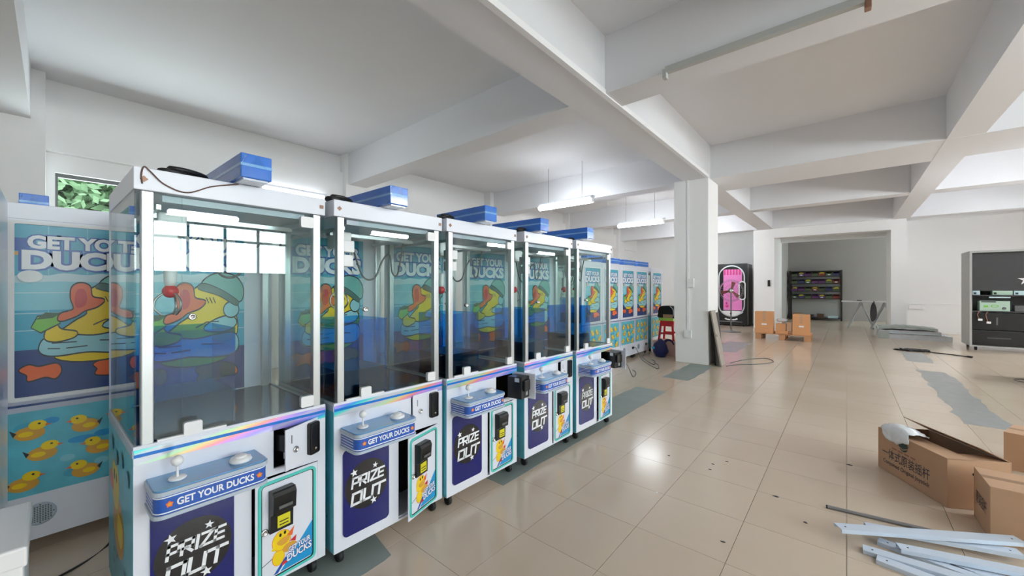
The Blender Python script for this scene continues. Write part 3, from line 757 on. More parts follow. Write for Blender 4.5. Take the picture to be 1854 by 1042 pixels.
    dg = P('glass_door', MB().box(-0.009, 0.145, ZS + 0.016, -0.003, 0.668, ZT - 0.006), 'clear_glass')
    for y, z in ((0.15, ZS + 0.013), (0.61, ZS + 0.02), (0.61, ZT - 0.075)):
        part('hinge_clip', MB().prism(rrect(y, z, y + 0.062, z + 0.055, 0.008, 3), fnf(0), -0.014, 0.008), 'white_plastic', dg)
    part('pane_lock', MB().lathe([(0.0001, -0.014), (0.012, -0.014), (0.014, -0.003), (0.014, 0.010), (0.008, 0.012), (0.007, 0.008), (0.0001, 0.008)], (0, 0.178, 1.37), 14, 'X'), 'chrome', dg)
    P('sliding_rail', MB().box(-0.02, 0.07, ZS + 0.012, -0.002, 0.3, ZS + 0.02), 'white_plastic')
    # ---- top box
    tb = P('top_box', MB().box(-D, 0, ZT, 0, W, ZH), 'white_metal', bevel=0.003)
    for y in (0.03, W - 0.02): part('cam_screw', MB().obox(Matrix.Translation((0.001, y, 1.915)) @ Matrix.Rotation(R(45 if y < 0.1 else 0), 4, 'X'), 0.004, 0.018, 0.018), 'screw_brown', tb)
    P('light_strip', MB().box(-0.07, 0.09, ZT - 0.03, -0.04, W - 0.09, ZT - 0.004), 'panel_grey')
    # ---- rear panel with posters on both sides
    rp = P('rear_panel', MB().box(-D, 0.0, Z0 + 0.25, -D + 0.012, W, ZT), 'white_metal')
    pw0, pw1, pz0, pz1 = 0.095, 0.635, 0.885, 1.845
    # inside: read from the front, left edge at y = 0.07
    a = duck_poster(lambda u, v, w: (-D + 0.0126 + w, 0.055 + u * 0.53, 0.875 + v * 0.97))
    a.make('inner_poster', rp, 'duck poster facing into the cabinet')
    # outside: read from behind, so it runs from high y to low y
    fr_ = part('poster_frame', MB().ring(rrect(pw0 - 0.022, pz0 - 0.022, pw1 + 0.022, pz1 + 0.018, 0.012, 3), rrect(pw0, pz0, pw1, pz1, 0.006, 3), lambda u, v, w: (-D - w, W - u, v), 0, 0.012), 'white_plastic', rp)
    a = duck_poster(lambda u, v, w: (-D - 0.001 - w, W - (pw0 + u * (pw1 - pw0)), pz0 + v * (pz1 - pz0)))
    a.make('outer_poster', rp, 'duck poster on the back')
    for yy in (pw0 + 0.055, pw1 - 0.055):
        part('handle_plate', MB().prism(ell(yy, 1.555, 0.045, 0.034, 20), lambda u, v, w: (-D - w, W - u, v), 0.012, 0.020).box(-D - 0.024, W - yy - 0.034, 1.558, -D - 0.019, W - yy + 0.034, 1.566), 'plate_steel', rp)
    P('rear_blue_line', MB().box(-D - 0.002, 0.0, 0.83, -D, W, 0.842), 'p_deep')
    a = Art(lambda u, v, w: (-D - 0.001 - w, W - u, v))
    a.poly([(0.05, 0.33), (W - 0.05, 0.33), (W - 0.05, 0.8), (0.05, 0.8)], 'p_pattern')
    rnd = random.Random(11)
    for k in range(14): a.poly(ell(rnd.uniform(0.12, W - 0.12), rnd.uniform(0.38, 0.76), rnd.uniform(0.03, 0.06), rnd.uniform(0.012, 0.03), 12), rnd.choice(('p_sky_light', 'p_sky', 'p_cyan')))
    for gx in range(3):
        for gz in range(3):
            small_duck(a, 0.15 + gx * 0.2 + (0.06 if gz % 2 else -0.01) + rnd.uniform(-0.02, 0.02), 0.4 + gz * 0.15 + rnd.uniform(-0.02, 0.02), 0.115, 0.8, rnd.choice((-1, 1)))
    a.make('rear_graphic', root)
    gr = MB(); gy, gz_ = W - 0.185, 0.215
    gr.lathe([(0.0001, 0), (0.06, 0), (0.062, -0.003), (0.055, -0.004), (0.0001, -0.004)], (-D, gy, gz_), 24, 'X', 0)
    P('speaker_grille', gr, 'panel_grey')
    hl = MB()
    for i in range(-5, 6):
        for j in range(-5, 6):
            if i * i + j * j < 26: hl.box(-D - 0.0048, gy + i * 0.010 - 0.003, gz_ + j * 0.010 - 0.003, -D - 0.004, gy + i * 0.010 + 0.003, gz_ + j * 0.010 + 0.003)
    P('grille_holes', hl, 'cable_grey')
    P('power_inlet', MB().box(-D - 0.02, 0.10, 0.2, -D, 0.17, 0.25), 'black_plastic', bevel=0.004)
    # ---- inside: chute, gantry and claw
    ch = MB(); t_ = 0.004
    ch.box(-0.05, 0.065, ZS + 0.006, -0.05 + t_, 0.345, 1.31).box(-0.40, 0.065, ZS + 0.006, -0.40 + t_, 0.345, 1.31)
    ch.box(-0.40, 0.065, ZS + 0.006, -0.05, 0.065 + t_, 1.31).box(-0.40, 0.345 - t_, ZS + 0.006, -0.05, 0.345, 1.31)
    P('prize_chute', ch, 'blue_acrylic')
    P('chute_liner', MB().box(-0.395, 0.07, ZS + 0.006, -0.06, 0.34, ZS + 0.16), 'black_plastic')
    for y in (0.075, W - 0.09): P('gantry_rail', MB().box(-D + 0.03, y, ZT - 0.06, -0.06, y + 0.015, ZT - 0.04), 'aluminium')
    P('cross_rail', MB().box(-0.27, 0.08, ZT - 0.075, -0.255, W - 0.08, ZT - 0.055).box(-0.23, 0.08, ZT - 0.075, -0.215, W - 0.08, ZT - 0.055), 'aluminium')
    cg = P('carriage', MB().box(-0.3, 0.1, ZT - 0.15, -0.19, 0.2, ZT - 0.05), 'white_plastic', bevel=0.008)
    cl = P('claw', MB().cyl((-0.245, 0.15, ZT - 0.15), (-0.245, 0.15, 1.60), 0.003, 6).lathe([(0.0001, 1.50), (0.02, 1.50), (0.024, 1.53), (0.024, 1.59), (0.012, 1.60), (0.0001, 1.60)], (-0.245, 0.15, 0), 16), 'white_plastic')
    part('claw_cap', MB().ball((-0.245, 0.15, 1.475), 0.03, 0), 'red_plastic', cl)
    for k in range(3):
        an = R(30 + 120 * k); dx, dy = math.cos(an), math.sin(an)
        part('claw_finger', MB().tube(curve3([(-0.245 + dx * 0.02, 0.15 + dy * 0.02, 1.47), (-0.245 + dx * 0.05, 0.15 + dy * 0.05, 1.44), (-0.245 + dx * 0.055, 0.15 + dy * 0.055, 1.40), (-0.245 + dx * 0.03, 0.15 + dy * 0.03, 1.37)], 4), 0.005, 6), 'steel', cl)
    P('gantry_cable', MB().tube(curve3([(-0.3, 0.25, ZT - 0.06), (-0.34, 0.3, 1.7), (-0.34, 0.36, 1.56), (-0.34, 0.44, 1.56), (-0.34, 0.5, 1.68), (-0.32, 0.54, 1.72), (-0.32, 0.56, 1.6), (-0.32, 0.6, 1.58), (-0.32, 0.63, 1.7), (-0.3, 0.64, ZT - 0.05)], 6), 0.006, 6), 'cable_grey')
    P('control_box', MB().box(-0.11, 0.062, 1.61, -0.05, 0.135, 1.675), 'white_plastic', bevel=0.004)
    P('driver_box', MB().box(-0.11, 0.062, 1.69, -0.05, 0.142, 1.755), 'white_plastic', bevel=0.004)
    return root

ROW_RZ = R(-1.5)
du = Vector((math.sin(R(1.5)), math.cos(R(1.5)), 0))
proto = make_machine()
row1 = []
start = Vector((-2.08, 0.195, 0))
slots = [0.0, 0.764, 1.516, 2.324, 3.105]
lab1 = ['nearest glass claw machine of the front row, its coin door ajar',
        'second claw machine of the front row, its lower bill door standing open',
        'third claw machine of the front row, coin door swung wide open',
        'fourth claw machine of the front row, all its doors nearly shut',
        'fifth and farthest claw machine of the front row, at its end']
TURN = [1.3, 0.7, 0.2, -0.4, -1.0]
coin = [24, 3, 98, 8, 80]
bill = [5, 15, 3, 2, 4]
for i, s in enumerate(slots):
    m_ = proto if i == 0 else copy_tree(proto)
    m_.location = start + du * s
    m_.rotation_euler = (0, 0, R(TURN[i]))
    tag(m_, lab1[i], 'claw machine', 'front row of duck claw machines')
    find(m_, 'coin_door')[0].rotation_euler = (0, 0, R(coin[i]))
    find(m_, 'bill_door')[0].rotation_euler = (0, 0, R(bill[i]))
    row1.append(m_)
# a fixed narrow pane is fitted only on the nearest machine
part('fixed_pane', MB().box(-0.020, 0.062, ZS + 0.02, -0.015, 0.15, ZT - 0.004), 'clear_glass', row1[0])

lab2 = ['claw machine at the far left seen from behind, big duck poster on its back',
        'claw machine seen from behind through the glass of the last front machine',
        'claw machine seen from behind, its poster cut by the edge of the last front machine',
        'claw machine seen from behind, second of the far group by the column',
        'claw machine seen from behind, third of the far group, beside the gap',
        'claw machine seen from behind standing apart beyond the gap, nearest the column']
row2 = []
for i, (y0, x_) in enumerate(((-0.24, -3.47), (5.88, -3.45), (6.62, -3.45), (7.365, -3.45), (8.11, -3.46), (9.05, -3.47))):
    m_ = copy_tree(proto)
    for p_ in find(m_, 'coin_door') + find(m_, 'bill_door'): p_.rotation_euler = (0, 0, 0)
    m_.location = (x_ - D, y0 + W, 0); m_.rotation_euler = (0, 0, math.pi)
    tag(m_, lab2[i], 'claw machine', 'back row of duck claw machines')
    row2.append(m_)
for m_ in row2:
    for p_ in find(m_, 'fixed_pane'): bpy.data.objects.remove(p_)

# ------------------------------------------------------------------ wrapped sign boxes and cables on the machines
def make_sign():
    r = thing('sign_box', 'x', 'sign box')
    part('box_body', MB().box(-0.55, 0, 0.0, 0, 0.12, 0.105), 'sign_blue', r, bevel=0.004)
    part('printed_band', MB().box(-0.55, -0.001, 0.05, 0.001, 0.121, 0.062), 'sign_pale', r)
    part('lamp_plate', MB().box(-0.52, 0.012, -0.008, -0.01, 0.108, 0.0), 'sign_white', r)
    w = MB().tube(curve3([(-0.1, 0.0, 0.0), (-0.02, -0.006, 0.01), (0.006, 0.0, 0.05), (0.008, 0.02, 0.1)], 4), 0.003, 5)
    w.add([(0.002, 0, 0.0), (0.014, 0.03, 0.05), (0.004, 0.06, 0.105), (0.016, 0.09, 0.05), (0.002, 0.12, 0.0)], [(0, 1, 2), (2, 3, 4), (1, 3, 2)])
    part('film_wrinkle', w, 'clear_glass', r)
    return r
sg = make_sign()
wn = ['nearest', 'second', 'third', 'fourth', 'fifth']
for i, (yo, xo, rz, tz) in enumerate(((0.32, 0.115, 0, 0), (0.275, 0.10, 1, 0), (0.255, 0.11, -1, 0), (0.10, 0.09, 1, 0), (0.02, 0.11, 0, 0))):
    s_ = sg if i == 0 else copy_tree(sg)
    p = row1[i].matrix_basis @ Vector((xo, yo, ZH + 0.009))
    s_.location = p; s_.rotation_euler = (0, 0, R(TURN[i] + rz))
    tag(s_, 'film-wrapped blue sign box on top of the %s machine of the front row' % wn[i], 'sign box', 'wrapped sign boxes')
for i, m_ in enumerate(row2):
    if i == 5: continue
    s_ = copy_tree(sg)
    q = m_.matrix_basis @ Vector((-D - 0.06 if i else -D + 0.1, 0.12 if i else 0.5, ZH + 0.009))
    s_.location = q; s_.rotation_euler = (0, 0, R(2) if i else R(75))
    if i: s_.location = m_.matrix_basis @ Vector((-D - 0.05, 0.55, ZH + 0.009)); s_.rotation_euler = (0, 0, R(88 - 180)); s_.location.x = m_.location.x + D + 0.0 - 0.13
    else: s_.location = (-3.85, -0.145, ZH + 0.009); s_.rotation_euler = (0, 0, R(1))
    tag(s_, ['film-wrapped blue sign box on the far left machine', 'blue sign box on the back-row machine behind the last front machine', 'blue sign box on the first of the far group of machines', 'blue sign box on the second of the far group of machines', 'blue sign box on the third of the far group of machines'][i], 'sign box', 'wrapped sign boxes')

def cable(name, pts, r, m, label, k=6, n=6):
    o = part(name, MB().tube(curve3(pts, k), r, n), m); return tag(o, label, 'cable', 'loose cables')
for i, m_ in enumerate(row1):
    T_ = m_.matrix_basis
    rr = 0.011; z = ZH + 0.0125
    y0 = 0.06 if i == 0 else -0.03
    pts = []
    for k in range(30):
        a_ = k / 29 * 2 * math.pi * 1.9
        pts.append(T_ @ Vector((-0.10 + 0.055 * math.sin(a_) - 0.0012 * k, y0 + 0.09 + 0.0022 * k + 0.075 * math.cos(a_ + 0.6), z + 0.012 * (k / 29) + (0.012 if 10 < k < 22 else 0))))
    pts += [T_ @ Vector((-0.12, y0 + 0.26, z)), T_ @ Vector((-0.14, y0 + 0.33, z))]
    cable('cable_coil', pts, rr, 'cable_black', 'black power cord coiled on top of the %s machine of the front row' % wn[i], 3, 8)
T_ = row1[0].matrix_basis
cable('sign_wire', [T_ @ Vector(v) for v in ((0.004, 0.025, 1.895), (0.006, 0.022, 1.93), (0.006, 0.03, 1.962), (0.006, 0.05, 1.945), (0.006, 0.09, 1.905), (0.006, 0.16, 1.885), (0.006, 0.24, 1.925), (0.006, 0.30, 1.945), (0.02, 0.34, 1.955))], 0.0025, 'wire_brown', 'thin brown wire dangling over the top edge of the nearest machine')
# cords of the far group
for k, (m_, e) in enumerate(((row2[2], (-2.72, 6.3)), (row2[3], (-2.65, 7.2)), (row2[4], (-2.85, 7.55)))):
    p = m_.matrix_basis @ Vector((-D - 0.026, 0.135, 0.225))
    cable('trailing_cable', [p, (p.x + 0.05, p.y, 0.22), (p.x + (0.16 if k < 2 else 0.07), p.y - (0.05 if k < 2 else 0.25), 0.06), (p.x + (0.3 if k < 2 else 0.1), p.y - (0.2 if k < 2 else 0.5), 0.006), (e[0], e[1], 0.006), (e[0] - 0.1, e[1] + 0.35, 0.006), (e[0] - 0.22, e[1] + 0.5, 0.006)], 0.006, 'cable_grey', ['first', 'second', 'third'][k] + ' cord trailing on the floor from the far group of machines')
cable('trailing_cable', [(-3.44, 0.30, 0.225), (-3.40, 0.30, 0.26), (-3.3, 0.27, 0.15), (-3.25, 0.2, 0.006), (-3.1, 0.05, 0.006), (-3.0, -0.2, 0.006), (-2.9, -0.45, 0.006)], 0.006, 'cable_black', 'black cord on the floor beneath the far left machine')

# ------------------------------------------------------------------ far left corner
t = thing('white_locker', 'tall white locker cut by the left edge of the picture', 'locker', (-2.75, -0.32, 0))
part('body', MB().box(-0.25, -0.4, 0.02, 0.25, 0.175, 1.9), 'white_metal', t, bevel=0.006)
part('door', MB().box(0.25, -0.38, 0.05, 0.262, 0.15, 1.87), 'white_metal', t, bevel=0.003)
part('handle', MB().box(0.262, -0.3, 0.9, 0.28, -0.27, 1.05), 'aluminium', t)
t = thing('white_carton', 'low white carton in the bottom left corner of the picture', 'carton', (-2.2, -0.27, 0))
part('body', MB().box(-0.2, -0.3, 0, 0.2, 0.205, 0.63), 'white_plastic', t, bevel=0.01)
part('lid', MB().box(-0.208, -0.308, 0.60, 0.208, 0.213, 0.665), 'white_plastic', t, bevel=0.008)

# ------------------------------------------------------------------ cardboard boxes at the right
def carton(name, label, p0, p1, depth, h, flip=1, m='cardboard', taped=True, open_top=False):
    """p0 -> p1: bottom edge of the face seen; depth goes to the left of that edge times flip"""
    a = Vector((*p0, 0)); b_ = Vector((*p1, 0)); L_ = (b_ - a).length
    t = thing(name, label, 'carton', (a.x, a.y, 0), math.atan2(b_.y - a.y, b_.x - a.x))
    d = depth * flip; y0, y1 = min(0, d), max(0, d)
    th = 0.006
    bd = MB()
    if open_top:
        bd.box(0, y0, 0, L_, y1, th).box(0, y0, th, L_, y0 + th, h).box(0, y1 - th, th, L_, y1, h).box(0, y0 + th, th, th, y1 - th, h).box(L_ - th, y0 + th, th, L_, y1 - th, h)
    else:
        bd.box(0, y0, 0, L_, y1, h)
    part('body', bd, m, t, bevel=0.002)
    return t, L_, y0, y1
A0, A1 = (0.20, 4.484), (0.518, 3.932)
tA, LA, ya, yb = carton('joystick_carton', 'open brown carton with printed Chinese lettering and a white bag on it', A0, A1, 0.36, 0.33, 1, open_top=True)
# local frame of box A: x along the lettered face, y to the back
fl = lambda pts, nm: part(nm, MB().add([Vector(p) for p in pts] + [Vector(p) + Vector((0, 0, 0.005)) for p in pts], [(0, 1, 2, 3), (7, 6, 5, 4), (0, 4, 5, 1), (1, 5, 6, 2), (2, 6, 7, 3), (3, 7, 4, 0)]), 'cardboard', tA)
fl([(0.12, 0.0, 0.33), (LA, 0.0, 0.33), (LA, 0.15, 0.328), (0.14, 0.17, 0.315)], 'flap')
fl([(0.0, 0.36, 0.33), (LA, 0.36, 0.33), (LA - 0.02, 0.22, 0.40), (0.02, 0.17, 0.425)], 'flap')
fl([(LA, 0.0, 0.33), (LA, 0.36, 0.33), (LA - 0.13, 0.34, 0.322), (LA - 0.13, 0.02, 0.322)], 'flap')
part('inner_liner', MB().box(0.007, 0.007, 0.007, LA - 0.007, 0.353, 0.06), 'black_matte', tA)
a = Art(lambda u, v, w: (u, -0.0012 - w, v), step=0.00015)
a.text('一体式原装摇杆', 0.05, 0.115, 0.50, 0.195, 'print_dark', bold=0.006)
a.text('Conjoined Original Joystick', 0.06, 0.058, 0.50, 0.098, 'print_dark', bold=0.008)
a.poly(ell(0.265, 0.268, 0.045, 0.042, 20), 'print_green')
a.stroke([((0.225, 0.25), (0.262, 0.24)), ((0.262, 0.24), (0.308, 0.26))], 0.006, 'cardboard')
for k in range(4): a.stroke([((0.16 + 0.06 * k, 0.214), (0.195 + 0.06 * k, 0.214))], 0.012, 'print_brown')
a.make('print', tA, 'dark lettering and a round green emblem')
part('hand_hole', MB().prism(ell(0.17, 0.24, 0.03, 0.014, 14), lambda u, v, w: (LA + w, u, v), 0.0005, 0.002), 'black_matte', tA)
# crumpled bag lying over the carton edge
rnd = random.Random(5)
bag = MB(); nx, ny = 12, 10; vs = []
for j in range(ny + 1):
    for i in range(nx + 1):
        u, v = i / nx, j / ny
        x = 0.06 + 0.26 * u + 0.03 * (v - 0.5)
        s_ = v * 0.245
        ax = 0.16
        if s_ < ax: y, z = ax - 0.005 - s_, 0.338 + 0.025 * math.sin(math.pi * u) + 0.03 * math.sin(math.pi * v)
        else: y, z = -0.008 - 0.01 * math.sin(3 * u), 0.345 - (s_ - ax) * (0.55 + 0.45 * math.sin(math.pi * min(1, u * 1.1)))
        j_ = 0.011
        vs.append((x + rnd.uniform(-j_, j_), y - abs(rnd.uniform(0, 0.012)), z + rnd.uniform(0, j_ * 1.6)))
bag.add(vs, [(j * (nx + 1) + i, j * (nx + 1) + i + 1, (j + 1) * (nx + 1) + i + 1, (j + 1) * (nx + 1) + i) for j in range(ny) for i in range(nx)], 0, True)
MA = Matrix.Translation((A0[0], A0[1], 0)) @ Matrix.Rotation(math.atan2(A1[1] - A0[1], A1[0] - A0[0]), 4, 'Z')
bag.v = [MA @ Vector(v) for v in bag.v]
bo = part('plastic_bag', bag, 'plastic_bag'); so = bo.modifiers.new('thick', 'SOLIDIFY'); so.thickness = 0.003
tag(bo, 'crumpled white plastic bag hanging over the edge of the lettered carton', 'bag')
tB, LB, ya, yb = carton('brown_carton', 'closed brown carton in front of the lettered one, cut by the right edge', (0.642, 3.588), (1.14, 3.60), 0.335, 0.32, 1)
part('tape', MB().box(0, 0.15, 0.32, LB, 0.2, 0.3206), 'cardboard_inside', tB)
part('flap_seam', MB().box(0.0, 0.173, 0.3206, LB, 0.176, 0.3212), 'cardboard_inside', tB)
a = Art(lambda u, v, w: (-0.0012 - w, 0.335 - u, v), step=0.00015)
a.text('原装摇杆', 0.06, 0.12, 0.28, 0.2, 'print_dark', bold=0.006)
a.make('print', tB)
tC, LC, ya, yb = carton('brown_carton', 'brown carton at the right edge, behind the other two', (0.989, 5.119), (1.45, 4.95), 0.35, 0.30, 1)
part('tape', MB().box(0, 0.15, 0.30, LC, 0.2, 0.3006), 'cardboard_inside', tC)

# ------------------------------------------------------------------ metal bars on the floor
def bar(label, p, q, z0, z1, w=0.066, m='bar_white', angle=True):
    a = Vector((*p, z0)); b_ = Vector((*q, z1)); d = b_ - a; L_ = d.length
    t = thing('metal_bar', label, 'bar', a, 0, 'loose metal bars' if angle else None)
    t.rotation_euler = (0, -math.asin(d.z / L_), math.atan2(d.y, d.x))
    th = 0.003
    mb = MB()
    if angle:
        mb.box(0, -w / 2, 0.022 - th, L_, w / 2, 0.022).box(0, -w / 2, 0, L_, -w / 2 + th, 0.022 - th).box(0, w / 2 - th, 0, L_, w / 2, 0.022 - th)
        part('channel', mb, m, t)
        for x in (0.04, L_ - 0.04): part('bolt_hole', MB().lathe([(0.0001, 0.0223), (0.005, 0.0223), (0.005, 0.0221)], (x, 0, 0), 10), 'black_matte', t)
    else:
        part('shaft', MB().tube([(0, 0, 0.011), (L_, 0, 0.011)], 0.011, 10), m, t)
        part('end_plug', MB().cyl((-0.006, 0, 0.011), (0.0, 0, 0.011), 0.0115, 10), 'black_plastic', t)
    return t
bar('long thin grey rod lying behind the heap of white bars', (-0.10, 3.40), (0.57, 3.50), 0, 0, m='rod_grey', angle=False)
bar('white metal bar at the back of the heap, beside the grey rod', (0.09, 3.22), (0.72, 3.42), 0.024, 0.030)
bar('longest white metal bar lying across the top of the heap', (-0.04, 3.03), (0.74, 3.52), 0.052, 0.060, w=0.07)
bar('white metal bar at the front of the heap, bolt hole at its left end', (0.07, 2.98), (0.72, 2.97), 0.0, 0.024)
bar('white metal bar lowest in the picture, half under its neighbour', (0.125, 2.92), (0.70, 2.84), 0.0, 0.0)
bar('white metal bar in the middle of the heap', (0.22, 3.07), (0.86, 3.26), 0.026, 0.030)
bar('short white metal bar crossing under the middle of the heap', (0.14, 3.13), (0.60, 3.04), 0.0, 0.0, w=0.06)
bar('white metal bar at the right side of the heap', (0.42, 3.13), (0.95, 3.10), 0.0, 0.0, w=0.08)

# ------------------------------------------------------------------ things around the column
t = thing('steel_panel', 'bare steel panel leaning on the right side of the white column', 'panel', (-1.80, 8.12, 0), 0)
mt = Matrix.Translation((-0.095, 0.2, 0.53)) @ Matrix.Rotation(R(-10), 4, 'Y')
part('sheet', MB().obox(mt, 0.008, 0.4, 1.06), 'sheet_metal', t)
part('folded_edge', MB().obox(mt @ Matrix.Translation((0.012, -0.196, 0)), 0.03, 0.008, 1.06).obox(mt @ Matrix.Translation((0.012, 0, 0.526)), 0.03, 0.4, 0.008), 'sheet_metal', t)
part('latch', MB().obox(mt @ Matrix.Translation((0.012, -0.1, 0.05)), 0.02, 0.03, 0.05), 'chrome', t)
t = thing('dark_panel', 'dark green board standing between the column and the steel panel', 'panel', (-2.0, 8.25, 0), 0)
part('board', MB().obox(Matrix.Translation((0.04, 0.3, 0.5)) @ Matrix.Rotation(R(-4), 4, 'Y'), 0.012, 0.58, 1.0), 'cabinet_dark', t)
part('edge_strip', MB().obox(Matrix.Translation((0.045, 0.012, 0.5)) @ Matrix.Rotation(R(-4), 4, 'Y'), 0.02, 0.02, 1.0), 'black_matte', t)
cable('floor_cable', [(-1.75, 8.7, 0.006), (-1.6, 9.3, 0.006), (-1.3, 9.75, 0.006), (-1.12, 9.4, 0.006), (-1.3, 8.95, 0.006), (-1.6, 8.6, 0.006), (-1.74, 8.3, 0.006)], 0.007, 'cable_grey', 'thin cable looping on the floor beside the steel panel')
# stool on a pink carton
t = thing('pink_crate', 'pale pink crate on the floor left of the column', 'crate', (-3.1, 9.0, 0))
part('body', MB().box(-0.22, -0.2, 0, 0.3, 0.25, 0.30), 'pink_box', t, bevel=0.008)
part('lid', MB().box(-0.23, -0.21, 0.275, 0.31, 0.26, 0.315), 'pink_box', t, bevel=0.008)
part('label_spot', MB().box(-0.1, -0.212, 0.1, 0.02, -0.2, 0.2), 'p_deep', t)
t = thing('plastic_stool', 'red plastic stool standing on the pink crate', 'stool', (-3.06, 9.02, 0.315))
part('seat', MB().prism(rrect(-0.15, -0.15, 0.15, 0.15, 0.04), lambda u, v, w: (u, v, w), 0.40, 0.44), 'red_plastic', t)
for sx in (-1, 1):
    for sy in (-1, 1):
        part('leg', MB().tube([(sx * 0.125, sy * 0.125, 0.40), (sx * 0.16, sy * 0.16, 0.002)], 0.026, 8), 'red_plastic', t)
part('apron', MB().box(-0.145, -0.15, 0.32, 0.145, -0.13, 0.40).box(-0.145, 0.13, 0.32, 0.145, 0.15, 0.40).box(-0.15, -0.13, 0.32, -0.13, 0.13, 0.40).box(0.13, -0.13, 0.32, 0.15, 0.13, 0.40), 'red_plastic', t)
part('stretcher', MB().box(-0.15, -0.155, 0.14, 0.15, -0.135, 0.18).box(-0.15, 0.135, 0.14, 0.15, 0.155, 0.18), 'red_plastic', t)
tag(part('lime_box', MB().prism(rrect(-0.16, -0.12, 0.16, 0.12, 0.02), lambda u, v, w: (u, v, w), 0, 0.06), 'lime', loc=(-3.08, 9.02, 0.756), bevel=0.005), 'flat lime green tray lying on the red stool', 'tray')
t = thing('black_bag', 'black bag piled on the green tray, left of the column', 'bag', (-3.05, 9.05, 0.817))
part('body', MB().prism(smooth([(-0.2, 0.0), (0.2, 0.0), (0.22, 0.12), (0.18, 0.24), (0.02, 0.27), (-0.18, 0.25), (-0.22, 0.1)]), lambda u, v, w: (u, w, v), -0.1, 0.1), 'black_matte', t, bevel=0.01)
part('cardboard_insert', MB().box(-0.1, -0.13, 0.0, 0.1, -0.1, 0.08), 'cardboard', t)
part('strap', MB().tube(curve3([(0.05, -0.1, 0.26), (0.12, -0.14, 0.2), (0.13, -0.13, 0.1), (0.1, -0.11, 0.02)], 4), 0.012, 6), 'foam_grey', t)
# navy sack
sk = MB(); sk.ball((0, 0, 0.17), 0.2, 0, 24, 16, (0.85, 0.75, 0.86))
rnd = random.Random(9)
for i, (x, y, z) in enumerate(sk.v):
    n_ = 1 + 0.12 * math.sin(9 * x + 13 * z) * math.cos(11 * y - 7 * z) + 0.05 * math.sin(31 * x + 17 * y + 23 * z)
    sk.v[i] = (x * n_, y * n_, max(0.0, z * n_ if z > 0.03 else 0.0))
t = thing('navy_sack', 'crumpled navy plastic sack on the floor in front of the last far machine', 'sack', (-3.08, 8.56, 0))
part('sack_body', sk, 'navy_bag', t)
part('knot', MB().tube(curve3([(0.06, 0.05, 0.3), (0.12, 0.08, 0.36), (0.2, 0.12, 0.34), (0.24, 0.14, 0.26)], 4), 0.035, 8, r_end=0.012), 'navy_bag', t)
part('sack_mark', MB().lathe([(0.0001, 0.0), (0.03, 0.0), (0.03, 0.004), (0.0001, 0.004)], (-0.1, -0.148, 0.2), 12, 'Y'), 'p_cyan', t)

# ------------------------------------------------------------------ black game cabinet with the pink window
t = thing('game_cabinet', 'black game cabinet with a pink oval window standing by the back pier', 'game machine', (-3.98, 17.3, 0))
BW, BD_, BH = 1.06, 1.15, 2.44
part('cabinet', MB().box(0, 0.02, 0.04, BW, BD_, BH), 'black_plastic', t, bevel=0.01)
part('side_trim', MB().box(BW, 0.15, 0.06, BW + 0.012, 0.32, BH - 0.02), 'steel', t)
fb = lambda u, v, w: (u, 0.02 - w, v)
stad = lambda u0, v0, u1, v1: rrect(u0, v0, u1, v1, (u1 - u0) / 2 - 0.001, 10)
part('front_plate', MB().prism(rrect(0, 0.06, BW, BH, 0.02), fb, 0, 0.006), 'black_plastic', t)
part('window_back', MB().prism(stad(0.1, 0.4, 0.98, 2.34), fb, 0.006, 0.008), 'black_matte', t)
pk = part('pink_panel', MB().box(0.25, 0.006, 0.62, 0.9, 0.011, 2.22), 'pink_panel', t)
for k in range(6): part('pink_bar', MB().box(0.27 + k * 0.105, 0.0, 2.0, 0.33 + k * 0.105, 0.006, 2.22), 'hot_pink', pk)
part('pink_prize', MB().ball((0.38, -0.01, 0.78), 0.06, 0, 10, 7).ball((0.36, -0.01, 0.9), 0.04, 0, 10, 7), 'hot_pink', pk)
part('lower_white', MB().prism(smooth([(0.2, 0.58), (0.9, 0.58), (0.82, 0.46), (0.54, 0.4), (0.28, 0.46)]), fb, 0.008, 0.012), 'white_plastic', t)
part('window_rim', MB().ring(stad(0.07, 0.36, 1.0, 2.38), stad(0.11, 0.4, 0.96, 2.34), fb, 0.006, 0.04), 'aluminium', t)
part('dial_ring', MB().ring(ell(0.5, 1.4, 0.38, 0.38, 28), ell(0.5, 1.4, 0.36, 0.36, 28), fb, 0.012, 0.02), 'pink_panel', t)
part('side_display', MB().prism(stad(0.82, 1.06, 1.0, 1.72), fb, 0.04, 0.05), 'black_matte', t)
part('display_rim', MB().ring(stad(0.79, 1.02, 1.03, 1.76), stad(0.83, 1.07, 0.99, 1.71), fb, 0.04, 0.06), 'white_plastic', t)
a = Art(lambda u, v, w: fb(u, v, 0.0066 + w))
for s in (-1, 1): a.poly([(0.52 + s * u, v) for u, v in smooth([(0.0, 0.24), (0.08, 0.22), (0.2, 0.25), (0.23, 0.29), (0.17, 0.31), (0.15, 0.28), (0.07, 0.27)])], 'p_white')
a.make('emblem', t, 'white curled emblem')
part('lower_trim', MB().box(0.05, 0.0, 0.16, 0.9, 0.014, 0.18), 'steel', t)
for x in (0.1, 0.92):
    for y in (0.15, 1.0): part('foot', MB().cyl((x, y, 0), (x, y, 0.045), 0.03, 10), 'rubber', t)

